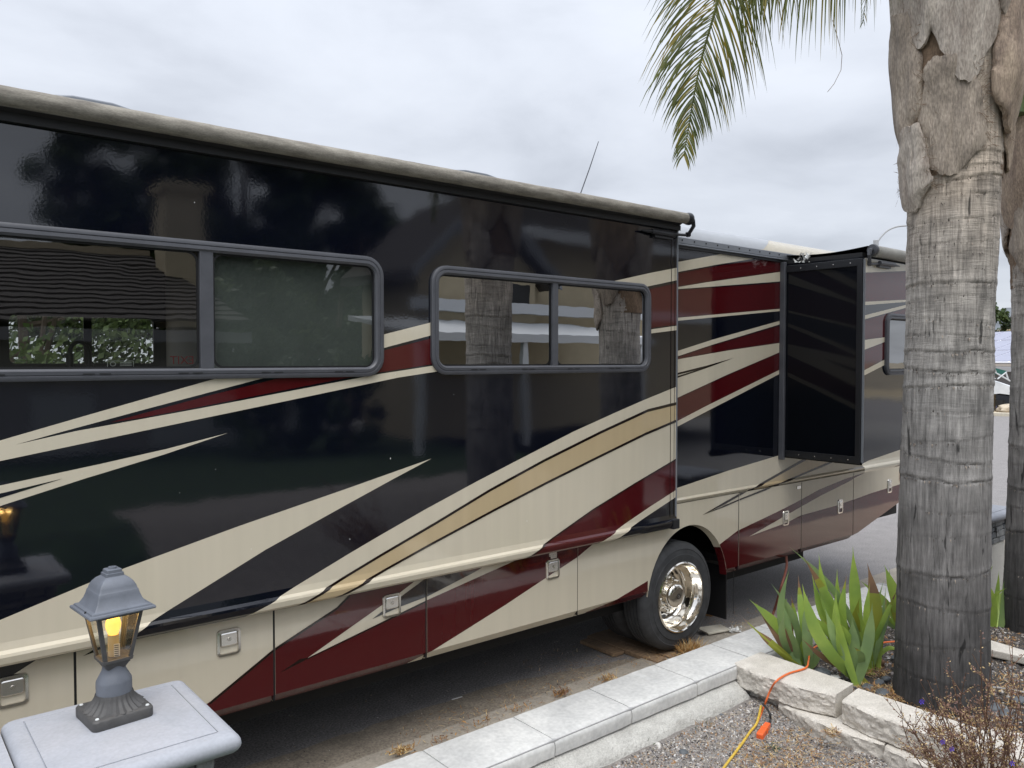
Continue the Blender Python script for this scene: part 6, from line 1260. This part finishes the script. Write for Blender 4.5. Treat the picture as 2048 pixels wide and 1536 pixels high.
# street lamp
lp = at(1752, 490, 40); sl_ = empty('street_lamp', (lp.x, lp.y, 0), 'street lamp with curved arm rising behind the bedroom slide-out', 'street lamp')
gm_ = mat('galvanised_steel', (.38, .39, .40), .5)
m = MB(); m.tube([(lp.x, lp.y, 0), (lp.x, lp.y, lp.z + .1)], [.12, .09], 12); m.lathe([(.13, 0), (.13, .28), (.10, .30), (0, .3)], (lp.x, lp.y, lp.z - .05), 'Z', 12); m.build('pole', gm_, sl_, smooth=True)
m = MB(); m.tube(smooth_path([tuple(at(x_, y_, 40)) for x_, y_ in ((1754, 486), (1762, 474), (1774, 462), (1788, 455), (1803, 452), (1825, 451))]), .045, 8); m.build('arm', gm_, sl_, smooth=True)
e0 = at(1822, 451, 40); e1 = at(1850, 451, 40); m = MB(); m.tube([e0, e0.lerp(e1, .3), e0.lerp(e1, .8), e1], [.06, .13, .13, .04], 10); m.build('lamp_head', gm_, sl_, smooth=True)

# ================================================================== HOUSE AND GARDEN BEHIND THE CAMERA (seen as reflections)
HY = -5.0; ST = mat('beige_house_stucco', (.50, .43, .30), .95, var=.06, vscale=3, bump=.3, bscale=40); FA = mat('white_fascia', (.62, .64, .66), .6)
def shingles(p, corners, rows, mt, name='shingle_course'):
    """corners: eave-left, eave-right, ridge-right, ridge-left; overlapping courses"""
    a, b, c, d = (Vector(q) for q in corners); n = (b - a).cross(d - a).normalized(); n = n if n.z > 0 else -n
    for i in range(rows):
        t0_, t1_ = i / rows, (i + 1.12) / rows; q = MB(); l0, r0_ = a.lerp(d, t0_), b.lerp(c, t0_); l1, r1 = a.lerp(d, min(1, t1_)), b.lerp(c, min(1, t1_)); k_ = 30; vs = []; fs = []
        for j in range(k_ + 1): u = j / k_; jit = .03 * (R.random() - .5); vs += [l0.lerp(r0_, u) + n * .045 + (l0 - l1) * jit, l0.lerp(r0_, u) + n * .0 + (l0 - l1) * jit, l1.lerp(r1, u) + n * .012]
        for j in range(k_): z_ = j * 3; fs += [(z_, z_ + 3, z_ + 5, z_ + 2), (z_, z_ + 1, z_ + 4, z_ + 3)]
        q.add(vs, fs); q.build(name, mt, p, recalc=False)
SH = mat('grey_brown_shingle', (.095, .085, .08), .9, col2=(.05, .045, .042), vscale=6, stretch=(1, 3, 3), speck=.4)
# beige gabled house on the right
gl, gr, gp_ = mir(800, 556, HY), mir(1128, 540, HY), mir(960, 412, HY); ez = gl.z
ha = empty('gabled_house', (gp_.x, HY - 3, .94), 'beige stucco house with a gable, mirrored in the motorhome side', 'house')
wl, wr = mir(836, 700, HY).x, 2 * gp_.x - mir(836, 700, HY).x
m = MB(); m.prism([(wl, HY, .94), (wr, HY, .94), (wr, HY, ez + (gp_.z - ez) * (1 - (wr - gp_.x) / (gp_.x - gl.x))), (gp_.x, HY, gp_.z), (wl, HY, ez + (gp_.z - ez) * (1 - (gp_.x - wl) / (gp_.x - gl.x)))], (0, -2.2, 0)); m.build('gable_wall', ST, ha)
for s_ in (-1, 1):
    ex = gp_.x + s_ * (gp_.x - gl.x); m = MB(); m.prism([(ex, HY + .4, ez - .02), (gp_.x, HY + .4, gp_.z + .10), (gp_.x, HY + .4, gp_.z + .28), (ex, HY + .4, ez + .16)], (0, -2.8, 0)); m.build('roof_slope', SH, ha)
    m = MB(); m.prism([(ex, HY + .41, ez - .04), (gp_.x, HY + .41, gp_.z + .08), (gp_.x, HY + .41, gp_.z + .30), (ex, HY + .41, ez + .18)], (0, .04, 0)); m.build('barge_board', mat('grey_barge_board', (.26, .27, .29), .7) if s_ < 0 else bpy.data.materials['grey_barge_board'], ha)
wz = mir(1180, 478, HY).z; wx1 = mir(1560, 478, HY).x
m = MB(); m.box((wr + .01, HY - 8, .94), (wx1, HY - .3, wz)); m.build('wing_wall', ST, ha)
shingles(ha, [(wr - .4, HY + .3, wz - .05), (wx1 + .5, HY + .3, wz - .05), (wx1 + .5, HY - 4.3, wz + 1.7), (wr - .4, HY - 4.3, wz + 1.7)], 12, SH)
m = MB(); m.box((wr - .4, HY + .30, wz - .22), (wx1 + .5, HY + .34, wz + .02)); m.build('wing_fascia', FA, ha)
gz0_, gz1_ = mir(1000, 628, HY).z, mir(1000, 606, HY).z
m = MB(); m.box((wl - .2, HY + .002, gz0_), (wx1, HY + .22, gz1_)); m.build('wall_gutter', FA, ha)
m = MB(); a, b = mir(940, 560, HY), mir(1060, 590, HY); m.box((a.x, HY - .02, b.z - .25), (b.x, HY + .004, a.z)); m.build('vent_window', M['blackmetal'], ha)
PY = -2.6; p0, p1 = mir(838, 662, PY), mir(1310, 690, PY)
pc = empty('patio_cover', ((p0.x + p1.x) / 2, (PY + HY) / 2, .94), 'white patio cover with posts, mirrored in the second window', 'patio cover')
m = MB(); m.box((p0.x, PY - .04, p1.z), (p1.x, PY, p0.z)); m.build('fascia_beam', FA, pc)
m = MB(); m.prism([(p0.x, PY - .05, p0.z), (p1.x, PY - .05, p0.z), (p1.x, HY + .01, p0.z + .35), (p0.x, HY + .01, p0.z + .35)], (0, 0, -.08)); m.build('cover_sheet', FA, pc)
for px_ in (1056, 1290, 845):
    x_ = mir(px_, 700, PY).x; m = MB(); m.box((x_ - .055, PY - .15, .94), (x_ + .055, PY - .041, p1.z)); m.build('post', FA, pc)
# shingle-roofed house on the left with a chimney
BY = -5.6; e0_, e1_ = mir(-700, 642, BY), mir(500, 642, BY); rz_ = mir(200, 508, BY - 4).z
hb2 = empty('shingle_house', ((e0_.x + e1_.x) / 2, BY - 3, .94), 'dark shingle roofed house with chimney, mirrored in the first window', 'house')
m = MB(); m.box((e0_.x + .3, BY - 7, .94), (e1_.x - .4, BY - .5, e0_.z - .02)); m.build('wall', mat('grey_house_wall', (.30, .285, .26), .95, var=.1, vscale=2), hb2)
shingles(hb2, [(e0_.x, BY, e0_.z), (e1_.x, BY, e1_.z), (e1_.x - .6, BY - 4, rz_), (e0_.x, BY - 4, rz_)], 16, SH)
m = MB(); m.prism([(e0_.x, BY - 4, rz_ - .05), (e1_.x - .6, BY - 4, rz_ - .05), (e1_.x, BY - 8, e0_.z), (e0_.x, BY - 8, e0_.z)], (0, 0, .1)); m.build('back_roof', SH, hb2)
m = MB(); m.box((e0_.x, BY - 4.15, rz_ + .0), (e1_.x - .6, BY - 3.9, rz_ + .14)); m.build('ridge_cap', mat('tan_ridge', (.42, .36, .26), .9), hb2)
m = MB(); m.box((e0_.x, BY + .01, e0_.z - .16), (e1_.x, BY + .05, e0_.z + .03)); m.build('fascia', mat('grey_fascia', (.20, .20, .21), .8), hb2)
c0_, c1_ = mir(330, 362, BY - 2.5), mir(408, 362, BY - 2.5)
m = MB(); m.box((c0_.x, BY - 3.2, rz_ - 1.5), (c1_.x, BY - 2.5, c0_.z - .12)); m.box((c0_.x - .08, BY - 3.28, c0_.z - .12), (c1_.x + .08, BY - 2.42, c0_.z)); m.build('chimney', ST, hb2)
for (xa, xb) in ((60, 190), (300, 470), (540, 600)):
    a, b = mir(xa, 790, BY - .5), mir(xb, 930, BY - .5); m = MB(); m.box((a.x, BY - .52, max(b.z, 1.0)), (b.x, BY - .46, a.z)); m.build('window', mat('pale_window', (.42, .43, .42), .4) if xa == 60 else bpy.data.materials['pale_window'], hb2)
# trees above the roofs
for i, (px_, top, Yh, rx, nl, lo) in enumerate(((170, 262, -13, 1.5, 2600, .4), (280, 250, -14, 1.9, 5200, .3), (480, 205, -15, 2.7, 9500, .22), (620, 220, -14, 2.2, 9500, .22), (725, 250, -13, 1.25, 7000, .2), (1150, 425, -16, 2.0, 6000, .3), (1300, 405, -17, 2.6, 6000, .3))):
    p = mir(px_, top, Yh); tree('garden_tree', 'dark garden tree behind the houses, mirrored in the motorhome, %s' % ('far left with big gaps', 'left of the chimney', 'tallest one right of the chimney', 'above the first window corner', 'left of the bright sky patch', 'behind the gable', 'rightmost behind the wing roof')[i], p.x, Yh, .9, p.z - .9, rx, 46, nl, .17, 200 + i, 'garden trees behind the houses', lo, LM, (6, 3, 1))
for i, px_ in enumerate((430, 520, 600, 690, 780)):
    p = mir(px_, 700, -9.5); tree('garden_hedge', 'dark garden hedge bush mirrored between the houses, %s' % ('first from the left', 'second from the left', 'middle one', 'fourth from the left', 'rightmost next to the gable')[i], p.x, -9.5, .9, 3.3 + .4 * (i % 2), 1.3, 40, 5200, .10, 400 + i, 'hedge between the houses', .02, LM, (6, 3, 1))
for i, px_ in enumerate((560, 690)):
    p = mir(px_, 700, -4.2); tree('garden_shrub', 'leafy garden shrub on the lawn, mirrored %s' % ('below the first window', 'between the windows')[i], p.x, -4.2, .9, 1.5 + .3 * i, .9, 26, 2600, .07, 300 + i, 'garden shrubs', .05)
